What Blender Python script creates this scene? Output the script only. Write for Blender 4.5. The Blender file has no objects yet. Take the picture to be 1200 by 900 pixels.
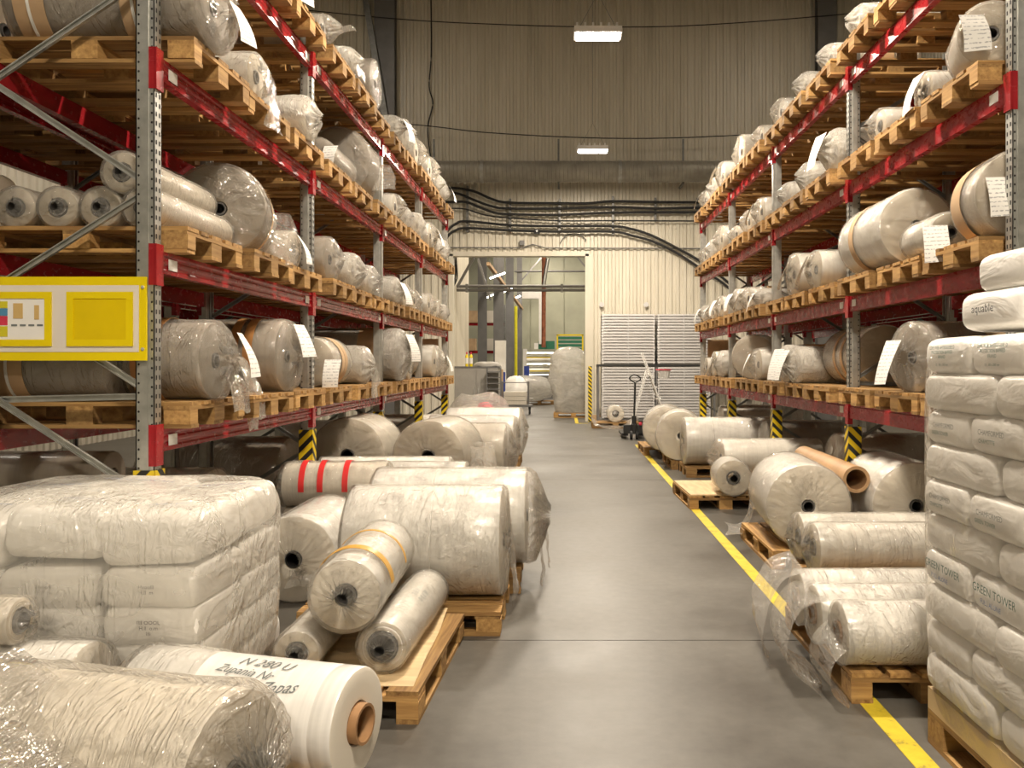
import bpy, math, random
import numpy as np
from mathutils import Vector, Matrix, Euler
PI = math.pi
S = bpy.context.scene
COL = S.collection
rnd = random.Random(11)

# ------------------------------------------------------------------ camera, world, light, exposure
EYE = 1.6
cam_d = bpy.data.cameras.new('camera')
cam_d.lens = 30.0; cam_d.sensor_width = 36.0
cam_d.shift_x = -62/1200; cam_d.shift_y = -23/1200
cam_d.clip_start = .05; cam_d.clip_end = 200
cam = bpy.data.objects.new('camera', cam_d); COL.objects.link(cam)
cam.location = (0, 0, EYE); cam.rotation_euler = (PI/2, 0, 0)
S.camera = cam

S.view_settings.view_transform = 'Standard'
S.view_settings.look = 'None'
S.view_settings.gamma = 1
S.view_settings.use_curve_mapping = False
S.view_settings.exposure = 0.5
S.cycles.transparent_max_bounces = 16
S.cycles.max_bounces = 7
S.cycles.use_denoising = True
try: S.cycles.sample_clamp_indirect = 6
except Exception: pass

w = bpy.data.worlds.new('world'); S.world = w; w.use_nodes = True
w.node_tree.nodes['Background'].inputs[0].default_value = (1, .9, .75, 1)
w.node_tree.nodes['Background'].inputs[1].default_value = .25

LAMP_H = 6.55
def area(x, y, z, e, sx=.62, sy=.28, col=(1, .87, .70)):
    d = bpy.data.lights.new('lamp_light', 'AREA'); d.shape = 'RECTANGLE'
    d.size = sx; d.size_y = sy; d.energy = e; d.color = col
    o = bpy.data.objects.new('lamp_light', d); COL.objects.link(o)
    o.location = (x, y, z); return o
LAMPS = [(.5, -6.5, 330), (.5, 0, 330), (.5, 6.5, 330), (.5, 13, 330), (.65, 20, 420)]
SIDE_LAMPS = [(x, y, 14) for x in (-6.9, 7.2) for y in (0, 6.5, 13, 20)]
ROOF_FILL_LAMPS = [(x, y, 80) for x in (-6.3, 6.6) for y in (11.5, 17.5)]  # unseen lamps added to lift the upper wall and top shelves
FAR_LAMPS = [(x, y, 250) for x in (-1.2, 5.5) for y in (27.5, 34, 41, 47)]

# ------------------------------------------------------------------ helpers
def P(px, py, Y):
    return ((px-662)/1000*Y, Y, EYE-(py-427)/1000*Y)

def tag(o, label=None, cat=None, group=None, kind=None):
    if label: o['label'] = label
    if cat: o['category'] = cat
    if group: o['group'] = group
    if kind: o['kind'] = kind
    return o
def empty(name, loc, rz=0, label=None, cat=None, group=None, kind=None):
    o = bpy.data.objects.new(name, None); COL.objects.link(o)
    o.empty_display_size = .1
    o.location = loc; o.rotation_euler = (0, 0, rz)
    return tag(o, label, cat, group, kind)
def link(name, me, parent=None, loc=(0, 0, 0), rot=(0, 0, 0)):
    o = bpy.data.objects.new(name, me); COL.objects.link(o)
    if parent is not None: o.parent = parent
    o.location = loc; o.rotation_euler = rot
    return o

class MB:
    """collects geometry for ONE mesh"""
    def __init__(s): s.v = []; s.f = []; s.n = 0
    def add(s, v, f):
        v = np.asarray(v, float).reshape(-1, 3)
        s.v.append(v); n = s.n
        s.f.extend([tuple(int(i)+n for i in q) for q in f]); s.n += len(v); return s
    def box(s, c, size, rot=None):
        x, y, z = [a/2 for a in size]
        v = np.array([(-x,-y,-z),(x,-y,-z),(x,y,-z),(-x,y,-z),(-x,-y,z),(x,-y,z),(x,y,z),(-x,y,z)])
        if rot is not None:
            R = np.array(Euler(rot).to_matrix()); v = v @ R.T
        return s.add(v+np.array(c), [(0,3,2,1),(4,5,6,7),(0,1,5,4),(1,2,6,5),(2,3,7,6),(3,0,4,7)])
    def bb(s, x0, x1, y0, y1, z0, z1):
        return s.box(((x0+x1)/2, (y0+y1)/2, (z0+z1)/2), (abs(x1-x0), abs(y1-y0), abs(z1-z0)))
    def bar(s, p0, p1, w, h):
        p0 = Vector(p0); p1 = Vector(p1); d = p1-p0
        q = d.to_track_quat('X', 'Z').to_matrix()
        R = np.array(q); L = d.length/2
        v = np.array([(-L,-w/2,-h/2),(L,-w/2,-h/2),(L,w/2,-h/2),(-L,w/2,-h/2),(-L,-w/2,h/2),(L,-w/2,h/2),(L,w/2,h/2),(-L,w/2,h/2)])
        return s.add(v @ R.T+np.array((p0+p1)/2), [(0,3,2,1),(4,5,6,7),(0,1,5,4),(1,2,6,5),(2,3,7,6),(3,0,4,7)])
    def lathe(s, prof, seg=24, axis='z', c=(0, 0, 0), closed=False):
        """prof: list of (along, radius)"""
        a = np.arange(seg)*2*PI/seg; vs = []
        for (t, r) in prof:
            ring = np.stack([np.full(seg, t), r*np.cos(a), r*np.sin(a)], 1); vs.append(ring)
        v = np.concatenate(vs)
        if axis == 'z': v = v[:, [1, 2, 0]]
        elif axis == 'y': v = v[:, [2, 0, 1]]
        f = []; m = len(prof)
        for i in range(m if closed else m-1):
            for j in range(seg):
                k = (j+1) % seg; i2 = (i+1) % m
                f.append((i*seg+j, i2*seg+j, i2*seg+k, i*seg+k)[::-1])
        if not closed:
            if prof[0][1] > 1e-6: f.append(tuple(range(seg)))
            if prof[-1][1] > 1e-6: f.append(tuple((m-1)*seg+j for j in range(seg))[::-1])
        return s.add(v+np.array(c), f)
    def tube(s, pts, r, seg=8):
        pts = [Vector(p) for p in pts]; a = np.arange(seg)*2*PI/seg; vs = []
        up = Vector((0, 0, 1))
        for i, p in enumerate(pts):
            d = (pts[min(i+1, len(pts)-1)]-pts[max(i-1, 0)]).normalized()
            u = d.cross(up)
            if u.length < .05: u = d.cross(Vector((1, 0, 0)))
            u.normalize(); vv = u.cross(d)
            for t in a: vs.append(p+u*(r*math.cos(t))+vv*(r*math.sin(t)))
        f = []; m = len(pts)
        for i in range(m-1):
            for j in range(seg):
                k = (j+1) % seg; f.append((i*seg+j, i*seg+k, (i+1)*seg+k, (i+1)*seg+j))
        f.append(tuple(range(seg))[::-1]); f.append(tuple((m-1)*seg+j for j in range(seg)))
        return s.add([tuple(q) for q in vs], f)
    def grid(s, V, closed=False):
        """V: array n x m x 3"""
        n, m, _ = V.shape; f = []
        for i in range(n-1):
            for j in range(m if closed else m-1):
                k = (j+1) % m; f.append((i*m+j, i*m+k, (i+1)*m+k, (i+1)*m+j))
        return s.add(V.reshape(-1, 3), f)
    def mesh(s, name, material, smooth=False):
        me = bpy.data.meshes.new(name)
        me.from_pydata(np.concatenate(s.v).tolist() if s.v else [], [], s.f)
        if material: me.materials.append(material)
        if smooth:
            me.polygons.foreach_set('use_smooth', [True]*len(me.polygons))
            if smooth != 'all':
                try: me.set_sharp_from_angle(angle=math.radians(40))
                except Exception: pass
        me.update()
        return me
    def build(s, name, material, parent=None, smooth=False, loc=(0, 0, 0), rot=(0, 0, 0)):
        return link(name, s.mesh(name, material, smooth), parent, loc, rot)

def smooth_path(pts, n=8):
    out = []
    P4 = [pts[0]]+list(pts)+[pts[-1]]
    for i in range(1, len(P4)-2):
        p0, p1, p2, p3 = [np.array(P4[j], float) for j in (i-1, i, i+1, i+2)]
        for k in range(n):
            t = k/n
            out.append(tuple(.5*((2*p1)+(-p0+p2)*t+(2*p0-5*p1+4*p2-p3)*t*t+(-p0+3*p1-3*p2+p3)*t**3)))
    out.append(tuple(pts[-1])); return out

class Noise:
    """cheap smooth pseudo noise: sum of warped sines"""
    def __init__(s, seed, f, n=6):
        g = np.random.RandomState(seed)
        s.k = g.normal(size=(n, 3))*f; s.p = g.uniform(0, 2*PI, n)
        s.k2 = g.normal(size=(n, 3))*f*.6; s.p2 = g.uniform(0, 2*PI, n); s.n = n
    def __call__(s, v):
        v = np.asarray(v, float); o = 0
        for i in range(s.n):
            o = o+np.sin(v @ s.k[i]+s.p[i]+1.7*np.sin(v @ s.k2[i]+s.p2[i]))
        return o/s.n*1.2
    def ridge(s, v):
        v = np.asarray(v, float); o = 0
        for i in range(s.n):
            o = o+(1-np.abs(np.sin(v @ s.k[i]+s.p[i]+1.7*np.sin(v @ s.k2[i]+s.p2[i]))))**3
        return o/s.n

# ------------------------------------------------------------------ materials
def nd(nt, t, **kw):
    n = nt.nodes.new(t)
    for k, v in kw.items(): setattr(n, k, v)
    return n
def base(name):
    m = bpy.data.materials.new(name); m.use_nodes = True
    nt = m.node_tree; b = nt.nodes['Principled BSDF']
    return m, nt, b
def coords(nt, scale=(1, 1, 1), per_object=True):
    tc = nd(nt, 'ShaderNodeTexCoord'); mp = nd(nt, 'ShaderNodeMapping')
    mp.inputs['Scale'].default_value = scale
    nt.links.new(tc.outputs['Object'], mp.inputs['Vector'])
    if per_object:
        oi = nd(nt, 'ShaderNodeObjectInfo'); mu = nd(nt, 'ShaderNodeMath', operation='MULTIPLY')
        mu.inputs[1].default_value = 37.0
        nt.links.new(oi.outputs['Random'], mu.inputs[0]); nt.links.new(mu.outputs[0], mp.inputs['Location'])
    return mp
def noise(nt, vec, sc, det=3, rough=.5):
    n = nd(nt, 'ShaderNodeTexNoise'); n.inputs['Scale'].default_value = sc
    n.inputs['Detail'].default_value = det; n.inputs['Roughness'].default_value = rough
    nt.links.new(vec.outputs[0], n.inputs['Vector']); return n
def ramp(nt, src, stops, out=0):
    r = nd(nt, 'ShaderNodeValToRGB'); e = r.color_ramp.elements
    e[0].position, e[0].color = stops[0][0], (*stops[0][1], 1)
    e[1].position, e[1].color = stops[-1][0], (*stops[-1][1], 1)
    for p, c in stops[1:-1]:
        q = e.new(p); q.color = (*c, 1)
    nt.links.new(src.outputs[out], r.inputs[0]); return r
def bump(nt, b, src, strength, dist=.01, out=0):
    n = nd(nt, 'ShaderNodeBump'); n.inputs['Strength'].default_value = strength
    n.inputs['Distance'].default_value = dist
    nt.links.new(src.outputs[out], n.inputs['Height'])
    nt.links.new(n.outputs[0], b.inputs['Normal']); return n
def sset(b, **kw):
    for k, v in kw.items():
        b.inputs[k.replace('_', ' ')].default_value = v

def simple(name, c, rough=.6, metal=0., var=.12, sc=6, bmp=0, vs=(1, 1, 1)):
    m, nt, b = base(name); mp = coords(nt, vs); n = noise(nt, mp, sc, 4)
    lo = tuple(max(0, x*(1-var)) for x in c); hi = tuple(min(1, x*(1+var)) for x in c)
    r = ramp(nt, n, [(.3, lo), (.7, hi)]); nt.links.new(r.outputs[0], b.inputs['Base Color'])
    sset(b, Roughness=rough, Metallic=metal)
    if bmp: bump(nt, b, n, bmp)
    return m

def wood_mat(name, lo, hi, ax=0):
    m, nt, b = base(name)
    s = [22, 22, 22]; s[ax] = 1.4
    mp = coords(nt, tuple(s)); n = noise(nt, mp, 1.6, 5, .6)
    r = ramp(nt, n, [(.28, lo), (.5, tuple((a+c)/2 for a, c in zip(lo, hi))), (.72, hi)])
    oi = nd(nt, 'ShaderNodeObjectInfo')
    hs = nd(nt, 'ShaderNodeHueSaturation')
    mr = nd(nt, 'ShaderNodeMapRange'); mr.inputs[3].default_value = .62; mr.inputs[4].default_value = 1.2
    nt.links.new(oi.outputs['Random'], mr.inputs[0]); nt.links.new(mr.outputs[0], hs.inputs['Value'])
    nt.links.new(r.outputs[0], hs.inputs['Color']); nt.links.new(hs.outputs[0], b.inputs['Base Color'])
    sset(b, Roughness=.75); bump(nt, b, n, .35, .004); return m
M = {}
M['wood'] = wood_mat('pallet_wood', (.19, .088, .026), (.55, .33, .115), 0)
M['wood_y'] = wood_mat('pallet_wood_cross', (.19, .088, .026), (.55, .33, .115), 1)
M['chip'] = wood_mat('pallet_block_wood', (.26, .13, .04), (.56, .34, .12), 1)
M['board'] = simple('plywood', (.62, .46, .26), .7, sc=3, var=.18, vs=(1, 6, 1))
M['card'] = simple('cardboard', (.50, .335, .19), .8, sc=5, var=.12)
M['kraft'] = simple('kraft_tube', (.46, .28, .14), .55, sc=4, var=.15)
M['core'] = simple('core_card', (.40, .22, .10), .6, sc=8, var=.15)
M['core_grey'] = simple('core_grey', (.10, .095, .09), .5, sc=8)
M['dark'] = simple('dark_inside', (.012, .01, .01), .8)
M['tape'] = simple('brown_tape', (.42, .20, .07), .3, sc=5)
M['ytape'] = simple('yellow_tape', (.62, .34, .05), .35, sc=5)
M['rtape'] = simple('red_tape', (.62, .03, .03), .35, sc=5)
M['strap'] = simple('white_strap', (.80, .79, .74), .35)
M['galv'] = simple('galvanised_steel', (.50, .50, .47), .38, .75, var=.16, sc=14, bmp=.05)
M['galvd'] = simple('dull_steel', (.22, .22, .21), .5, .6, var=.2, sc=10)
M['steel'] = simple('painted_grey_steel', (.17, .165, .16), .5, .2, sc=3)
M['black'] = simple('black_paint', (.02, .02, .02), .45)
M['wire_col'] = simple('cable_black', (.015, .015, .015), .5)
M['red'] = None
def red_mat(name, dust):
    m, nt, b = base(name); mp = coords(nt, (1, 3, 5)); n = noise(nt, mp, 2.2, 6, .65)
    r = ramp(nt, n, [(.35, (.29, .011, .017)), (.6, (.34, .016, .022)), (.78, (.46, .12, .11) if dust else (.37, .022, .027))])
    nt.links.new(r.outputs[0], b.inputs['Base Color']); sset(b, Roughness=.3)
    n2 = noise(nt, mp, 5, 4); rr = ramp(nt, n2, [(.35, (.2,)*3), (.7, (.5,)*3 if dust else (.3,)*3)])
    nt.links.new(rr.outputs[0], b.inputs['Roughness']); return m
M['red'] = red_mat('red_beam_paint', False); M['red_dusty'] = red_mat('red_dusty_paint', True)
M['yellow'] = simple('yellow_sign', (.80, .62, .0), .35, var=.04)
M['yellow_d'] = simple('yellow_panel', (.72, .53, .0), .3, var=.05)
M['sign_white'] = simple('sign_white', (.74, .68, .60), .4, var=.03)
M['paper'] = simple('white_paper', (.83, .81, .77), .7, var=.03)
M['white'] = simple('white_paint', (.82, .80, .76), .45, var=.05)
M['green'] = simple('green_paint', (.02, .16, .09), .5)
M['blue'] = simple('blue_paint', (.03, .06, .30), .5)
M['yellow_pipe'] = simple('yellow_pipe', (.66, .60, .02), .5)
M['rust'] = simple('rusty_pipe', (.30, .10, .045), .7, var=.3)
M['rubber'] = simple('black_rubber', (.018, .018, .018), .7)
M['chrome'] = simple('bright_steel', (.70, .70, .68), .25, .9)
M['cab'] = simple('grey_cabinet', (.33, .31, .28), .5, var=.06)
M['tray'] = simple('grey_tray', (.56, .545, .535), .45, var=.06, sc=2)
M['duct'] = simple('duct_steel', (.36, .335, .28), .42, .25, var=.18, sc=3)
M['bolt'] = simple('bolt_steel', (.75, .75, .72), .3, .8)
for nm, c in (('ink_green', (.035, .14, .11)), ('ink_blue', (.10, .20, .50)), ('ink_black', (.03, .03, .04)), ('ink_grey', (.16, .18, .18)),
              ('c_red', (.62, .04, .08)), ('c_blue', (.08, .25, .42)), ('c_yel', (.62, .55, .02)), ('c_tan', (.62, .42, .16))):
    M[nm] = simple(nm, c, .6, var=.04)

# printed tag: faint typed lines on paper
def tag_mat():
    m, nt, b = base('printed_label'); mp = coords(nt, (1, 1, 1)); 
    wv = nd(nt, 'ShaderNodeTexWave'); wv.bands_direction = 'Z'; wv.inputs['Scale'].default_value = 11
    wv.inputs['Distortion'].default_value = 0
    nt.links.new(mp.outputs[0], wv.inputs['Vector'])
    n = noise(nt, mp, 60, 2); mul = nd(nt, 'ShaderNodeMath', operation='MULTIPLY')
    nt.links.new(wv.outputs['Fac'], mul.inputs[0]); nt.links.new(n.outputs[0], mul.inputs[1])
    r = ramp(nt, mul, [(.42, (.84, .82, .78)), (.5, (.45, .44, .44))])
    nt.links.new(r.outputs[0], b.inputs['Base Color']); sset(b, Roughness=.55); return m
M['tag'] = tag_mat()

def film_mat(name, c, rough=.32, wind=True, coat=.3):
    m, nt, b = base(name); mp = coords(nt, (40, .8, .8)); n = noise(nt, mp, 1.5, 3)
    c2 = tuple(x*.90 for x in c)
    r = ramp(nt, n, [(.35, c2), (.65, c)])
    oi = nd(nt, 'ShaderNodeObjectInfo'); hs = nd(nt, 'ShaderNodeHueSaturation')
    mr = nd(nt, 'ShaderNodeMapRange'); mr.inputs[3].default_value = .88; mr.inputs[4].default_value = 1.05
    nt.links.new(oi.outputs['Random'], mr.inputs[0]); nt.links.new(mr.outputs[0], hs.inputs['Value'])
    nt.links.new(r.outputs[0], hs.inputs['Color']); nt.links.new(hs.outputs[0], b.inputs['Base Color'])
    sset(b, Roughness=rough, Coat_Weight=coat, Coat_Roughness=.15)
    mp2 = coords(nt, (3, 7, 7)); n2 = noise(nt, mp2, 1.2, 3)
    bump(nt, b, n2, .25, .02); return m
M['film'] = film_mat('white_film', (.88, .85, .79))
M['film_warm'] = film_mat('cream_film', (.74, .68, .58), .4)
M['film_grey'] = film_mat('clear_grey_film', (.44, .38, .31), .42)
M['film_white'] = film_mat('bright_film', (.93, .91, .87), .28, coat=.4)

for nm_, c_ in (('film', (.62, .55, .44)), ('film_warm', (.52, .45, .35)), ('film_grey', (.30, .255, .20)), ('film_white', (.78, .72, .62))):
    M[nm_+'_end'] = simple(nm_+'_end', c_, .5, sc=2, var=.06)
def wrap_mat(name, milk, gloss, sc=1., bs=.6, fac=.55):
    """clear polythene: mostly see-through, a little milky scatter in the creases, sharp glints"""
    m = bpy.data.materials.new(name); m.use_nodes = True; nt = m.node_tree
    for n in list(nt.nodes): nt.nodes.remove(n)
    out = nd(nt, 'ShaderNodeOutputMaterial')
    mp = coords(nt, (1.6*sc, 3.2*sc, 3.2*sc)); n1 = noise(nt, mp, 1.3, 2, .5); n1.inputs['Distortion'].default_value = 1.6
    mpb = coords(nt, (7*sc, 1.6*sc, 2.4*sc)); n2 = noise(nt, mpb, 1.5, 2, .5); n2.inputs['Distortion'].default_value = 2.6
    # creases: narrow ridges where the noise crosses its middle value
    s = nd(nt, 'ShaderNodeMath', operation='SUBTRACT'); s.inputs[1].default_value = .5; nt.links.new(n2.outputs[0], s.inputs[0])
    ab = nd(nt, 'ShaderNodeMath', operation='ABSOLUTE'); nt.links.new(s.outputs[0], ab.inputs[0])
    cr = nd(nt, 'ShaderNodeMapRange'); cr.inputs[1].default_value = 0; cr.inputs[2].default_value = .09; cr.inputs[3].default_value = 1; cr.inputs[4].default_value = 0
    cr.interpolation_type = 'SMOOTHSTEP'; nt.links.new(ab.outputs[0], cr.inputs[0])
    ad = nd(nt, 'ShaderNodeMath', operation='MULTIPLY_ADD'); ad.inputs[1].default_value = .15
    nt.links.new(cr.outputs[0], ad.inputs[0]); nt.links.new(n1.outputs[0], ad.inputs[2])
    mpc = coords(nt, (9*sc, 5*sc, 6*sc)); n3 = noise(nt, mpc, 2.4, 1, .5); n3.inputs['Distortion'].default_value = 3.2
    s3 = nd(nt, 'ShaderNodeMath', operation='SUBTRACT'); s3.inputs[1].default_value = .5; nt.links.new(n3.outputs[0], s3.inputs[0])
    a3 = nd(nt, 'ShaderNodeMath', operation='ABSOLUTE'); nt.links.new(s3.outputs[0], a3.inputs[0])
    mk = nd(nt, 'ShaderNodeMapRange'); mk.inputs[1].default_value = .45; mk.inputs[2].default_value = .7; mk.inputs[3].default_value = .08; mk.inputs[4].default_value = 1.1
    nt.links.new(n1.outputs[0], mk.inputs[0])
    m3 = nd(nt, 'ShaderNodeMath', operation='MULTIPLY'); nt.links.new(a3.outputs[0], m3.inputs[0]); nt.links.new(mk.outputs[0], m3.inputs[1])
    ad2 = nd(nt, 'ShaderNodeMath', operation='ADD'); nt.links.new(ad.outputs[0], ad2.inputs[0]); nt.links.new(m3.outputs[0], ad2.inputs[1])
    bp = nd(nt, 'ShaderNodeBump'); bp.inputs['Strength'].default_value = bs; bp.inputs['Distance'].default_value = .05
    nt.links.new(ad2.outputs[0], bp.inputs['Height'])
    gl = nd(nt, 'ShaderNodeBsdfGlossy'); gl.inputs['Roughness'].default_value = .11; gl.inputs['Color'].default_value = (1, .98, .95, 1)
    df = nd(nt, 'ShaderNodeBsdfDiffuse'); df.inputs['Color'].default_value = (.90, .875, .82, 1)
    tl = nd(nt, 'ShaderNodeBsdfTranslucent'); tl.inputs['Color'].default_value = (.90, .875, .82, 1)
    tr = nd(nt, 'ShaderNodeBsdfTransparent'); tr.inputs['Color'].default_value = (.99, .985, .975, 1)
    for q in (gl, df): nt.links.new(bp.outputs[0], q.inputs['Normal'])
    dm = nd(nt, 'ShaderNodeMixShader'); dm.inputs[0].default_value = .4; nt.links.new(df.outputs[0], dm.inputs[1]); nt.links.new(tl.outputs[0], dm.inputs[2])
    fr = nd(nt, 'ShaderNodeFresnel'); fr.inputs['IOR'].default_value = 1.45; nt.links.new(bp.outputs[0], fr.inputs['Normal'])
    mf = nd(nt, 'ShaderNodeMath', operation='MULTIPLY_ADD'); mf.inputs[1].default_value = fac; mf.inputs[2].default_value = gloss
    mf.use_clamp = True; nt.links.new(fr.outputs[0], mf.inputs[0])
    st = nd(nt, 'ShaderNodeMath', operation='MULTIPLY_ADD'); st.inputs[1].default_value = milk*1.3; st.inputs[2].default_value = milk*.7; st.use_clamp = True
    nt.links.new(n1.outputs[0], st.inputs[0])
    m1 = nd(nt, 'ShaderNodeMixShader'); nt.links.new(st.outputs[0], m1.inputs[0]); nt.links.new(tr.outputs[0], m1.inputs[1]); nt.links.new(dm.outputs[0], m1.inputs[2])
    m2 = nd(nt, 'ShaderNodeMixShader'); nt.links.new(mf.outputs[0], m2.inputs[0]); nt.links.new(m1.outputs[0], m2.inputs[1]); nt.links.new(gl.outputs[0], m2.inputs[2])
    nt.links.new(m2.outputs[0], out.inputs[0]); return m
M['wrap'] = wrap_mat('clear_wrap', .16, .03, .85, .85, .7)
M['wrap_milky'] = wrap_mat('milky_wrap', .40, .03, 1.2, .9, .7)
M['wrap_sheet'] = wrap_mat('loose_sheet', .20, .04, 1.0, .6)
M['bag_wrap'] = wrap_mat('stretch_wrap', .22, .02, .62, .75, .6)
M['bag_film'] = wrap_mat('tight_stretch_wrap', .07, .0, .6, .4, .5)

def bag_mat():
    m, nt, b = base('sack_plastic'); mp = coords(nt, (3, 3, 6)); n = noise(nt, mp, 1.7, 3)
    n.inputs['Distortion'].default_value = .8
    r = ramp(nt, n, [(.3, (.85, .825, .78)), (.7, (.92, .90, .86))]); nt.links.new(r.outputs[0], b.inputs['Base Color'])
    sset(b, Roughness=.38, Coat_Weight=.25, Coat_Roughness=.2); bump(nt, b, n, .5, .03)
    return m
M['bag'] = bag_mat()

def hazard_mat(scale=9.):
    m, nt, b = base('hazard_stripes'); tc = nd(nt, 'ShaderNodeTexCoord'); sp = nd(nt, 'ShaderNodeSeparateXYZ')
    nt.links.new(tc.outputs['Object'], sp.inputs[0])
    a = nd(nt, 'ShaderNodeMath', operation='ADD'); a2 = nd(nt, 'ShaderNodeMath', operation='ADD')
    nt.links.new(sp.outputs[0], a.inputs[0]); nt.links.new(sp.outputs[1], a.inputs[1])
    nt.links.new(a.outputs[0], a2.inputs[0]); nt.links.new(sp.outputs[2], a2.inputs[1])
    mu = nd(nt, 'ShaderNodeMath', operation='MULTIPLY'); mu.inputs[1].default_value = scale; nt.links.new(a2.outputs[0], mu.inputs[0])
    fr = nd(nt, 'ShaderNodeMath', operation='FRACT'); nt.links.new(mu.outputs[0], fr.inputs[0])
    r = ramp(nt, fr, [(.5, (.75, .55, .01)), (.52, (.015, .015, .015))]); r.color_ramp.interpolation = 'CONSTANT'
    nt.links.new(r.outputs[0], b.inputs['Base Color']); sset(b, Roughness=.4); return m
M['hazard'] = hazard_mat()

def floor_mat():
    m, nt, b = base('concrete_floor'); mp = coords(nt, (1, 1, 1), False)
    n = noise(nt, mp, .9, 8, .62); n2 = noise(nt, mp, 14, 4, .6)
    mx = nd(nt, 'ShaderNodeMath', operation='MULTIPLY_ADD'); mx.inputs[1].default_value = .3
    nt.links.new(n2.outputs[0], mx.inputs[0]); nt.links.new(n.outputs[0], mx.inputs[2])
    r = ramp(nt, mx, [(.45, (.060, .054, .046)), (.65, (.097, .089, .076)), (.85, (.135, .125, .108))])
    nt.links.new(r.outputs[0], b.inputs['Base Color'])
    rr = ramp(nt, n, [(.3, (.34,)*3), (.7, (.52,)*3)]); nt.links.new(rr.outputs[0], b.inputs['Roughness'])
    bump(nt, b, n2, .08, .004); return m
M['floor'] = floor_mat()
def line_mat():
    m, nt, b = base('floor_line_yellow'); mp = coords(nt, (1, 1, 1), False); n = noise(nt, mp, 9, 7, .7)
    r = ramp(nt, n, [(.33, (.22, .18, .05)), (.42, (.62, .47, .03)), (.7, (.74, .58, .04))])
    nt.links.new(r.outputs[0], b.inputs['Base Color']); sset(b, Roughness=.5); return m
M['line'] = line_mat()
def wall_mat():
    m, nt, b = base('cream_sheet'); mp = coords(nt, (2.5, 2.5, .25), False); n = noise(nt, mp, 1.3, 6, .6)
    r = ramp(nt, n, [(.25, (.52, .475, .38)), (.5, (.63, .58, .475)), (.75, (.68, .63, .53))])
    nt.links.new(r.outputs[0], b.inputs['Base Color']); sset(b, Roughness=.42); return m
M['wall'] = wall_mat()
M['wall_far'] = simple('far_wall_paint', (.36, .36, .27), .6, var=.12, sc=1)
M['roof'] = simple('roof_steel', (.20, .19, .17), .7)

def emit(name, c, s):
    m, nt, b = base(name); b.inputs['Emission Color'].default_value = (*c, 1); b.inputs['Emission Strength'].default_value = s; return m
M['lamp'] = emit('lamp_diffuser', (1, .95, .88), 25)
# ------------------------------------------------------------------ structure
YW = 24.0            # back wall
XL, XR = -9.6, 9.8   # side walls
HR = 12.6            # roof
YB = -9.0            # wall behind the camera
def corr(mb, a0, a1, z0, z1, fixed, axis='x', sgn=-1, pitch=.2, dep=.035):
    """corrugated sheet, ridges stand out along sgn"""
    prof = []; t = a0
    while t < a1-1e-6:
        for (u, h) in ((0, 0), (.38, 0), (.5, 1), (.88, 1), (1, 0)):
            q = t+u*pitch
            if q <= a1+1e-6: prof.append((q, h))
        t += pitch
    vs = []; f = []
    for (q, h) in prof:
        for z in (z0, z1):
            d = fixed+sgn*h*dep
            vs.append((q, d, z) if axis == 'x' else (d, q, z))
    for i in range(len(prof)-1):
        f.append((2*i, 2*i+2, 2*i+3, 2*i+1))
    mb.add(vs, f)
# floor with slabs parted by joints
fl = MB(); fl.bb(-30, 30, YB, 60, -.3, -.02)
floor = fl.build('floor', M['dark']); tag(floor, kind='structure')
ys = [YB, -1.95, 4.95, 11.85, 18.75, 25.65, 33, 42, 60]; xs = [-30, -16, -8.2, 8.6, 16, 30]
for i in range(len(ys)-1):
    for j in range(len(xs)-1):
        b_ = MB(); b_.bb(xs[j]+.004, xs[j+1]-.004, ys[i]+.005, ys[i+1]-.005, -.02, 0)
        b_.build('floor_slab', M['floor'], floor)
# walls
DX0, DX1, DZ = -3.24, .67, 4.70
mb = MB()
corr(mb, -9.64, DX0, 0, 6.9, YW); corr(mb, DX0, DX1-.07, DZ, 6.9, YW); corr(mb, DX1-.04, 9.9, 0, 6.9, YW)
corr(mb, -9.64, 9.9, 6.9, HR+1, YW)
mb.bb(-9.64, DX0, YW+.01, YW+.2, 0, HR+1); mb.bb(DX1, 9.9, YW+.01, YW+.2, 0, HR+1); mb.bb(DX0, DX1, YW+.01, YW+.2, DZ, HR+1)
wb = mb.build('wall_back', M['wall']); tag(wb, kind='structure')
for nm, xx, sg in (('wall_left', XL, 1), ('wall_right', XR, -1)):
    mb = MB(); corr(mb, YB, YW, 0, HR, xx, 'y', sg); mb.bb(xx-sg*.02, xx-sg*.2, YB, YW, 0, HR)
    tag(mb.build(nm, M['wall']), kind='structure')
mb = MB(); mb.bb(XL, XR, YB-.2, YB, 0, HR); tag(mb.build('wall_front', M['wall_far']), kind='structure')
mb = MB(); mb.bb(XL-.2, XR+.2, YB-.2, YW+.2, HR, HR+.2); tag(mb.build('ceiling', M['roof']), kind='structure')
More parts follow.
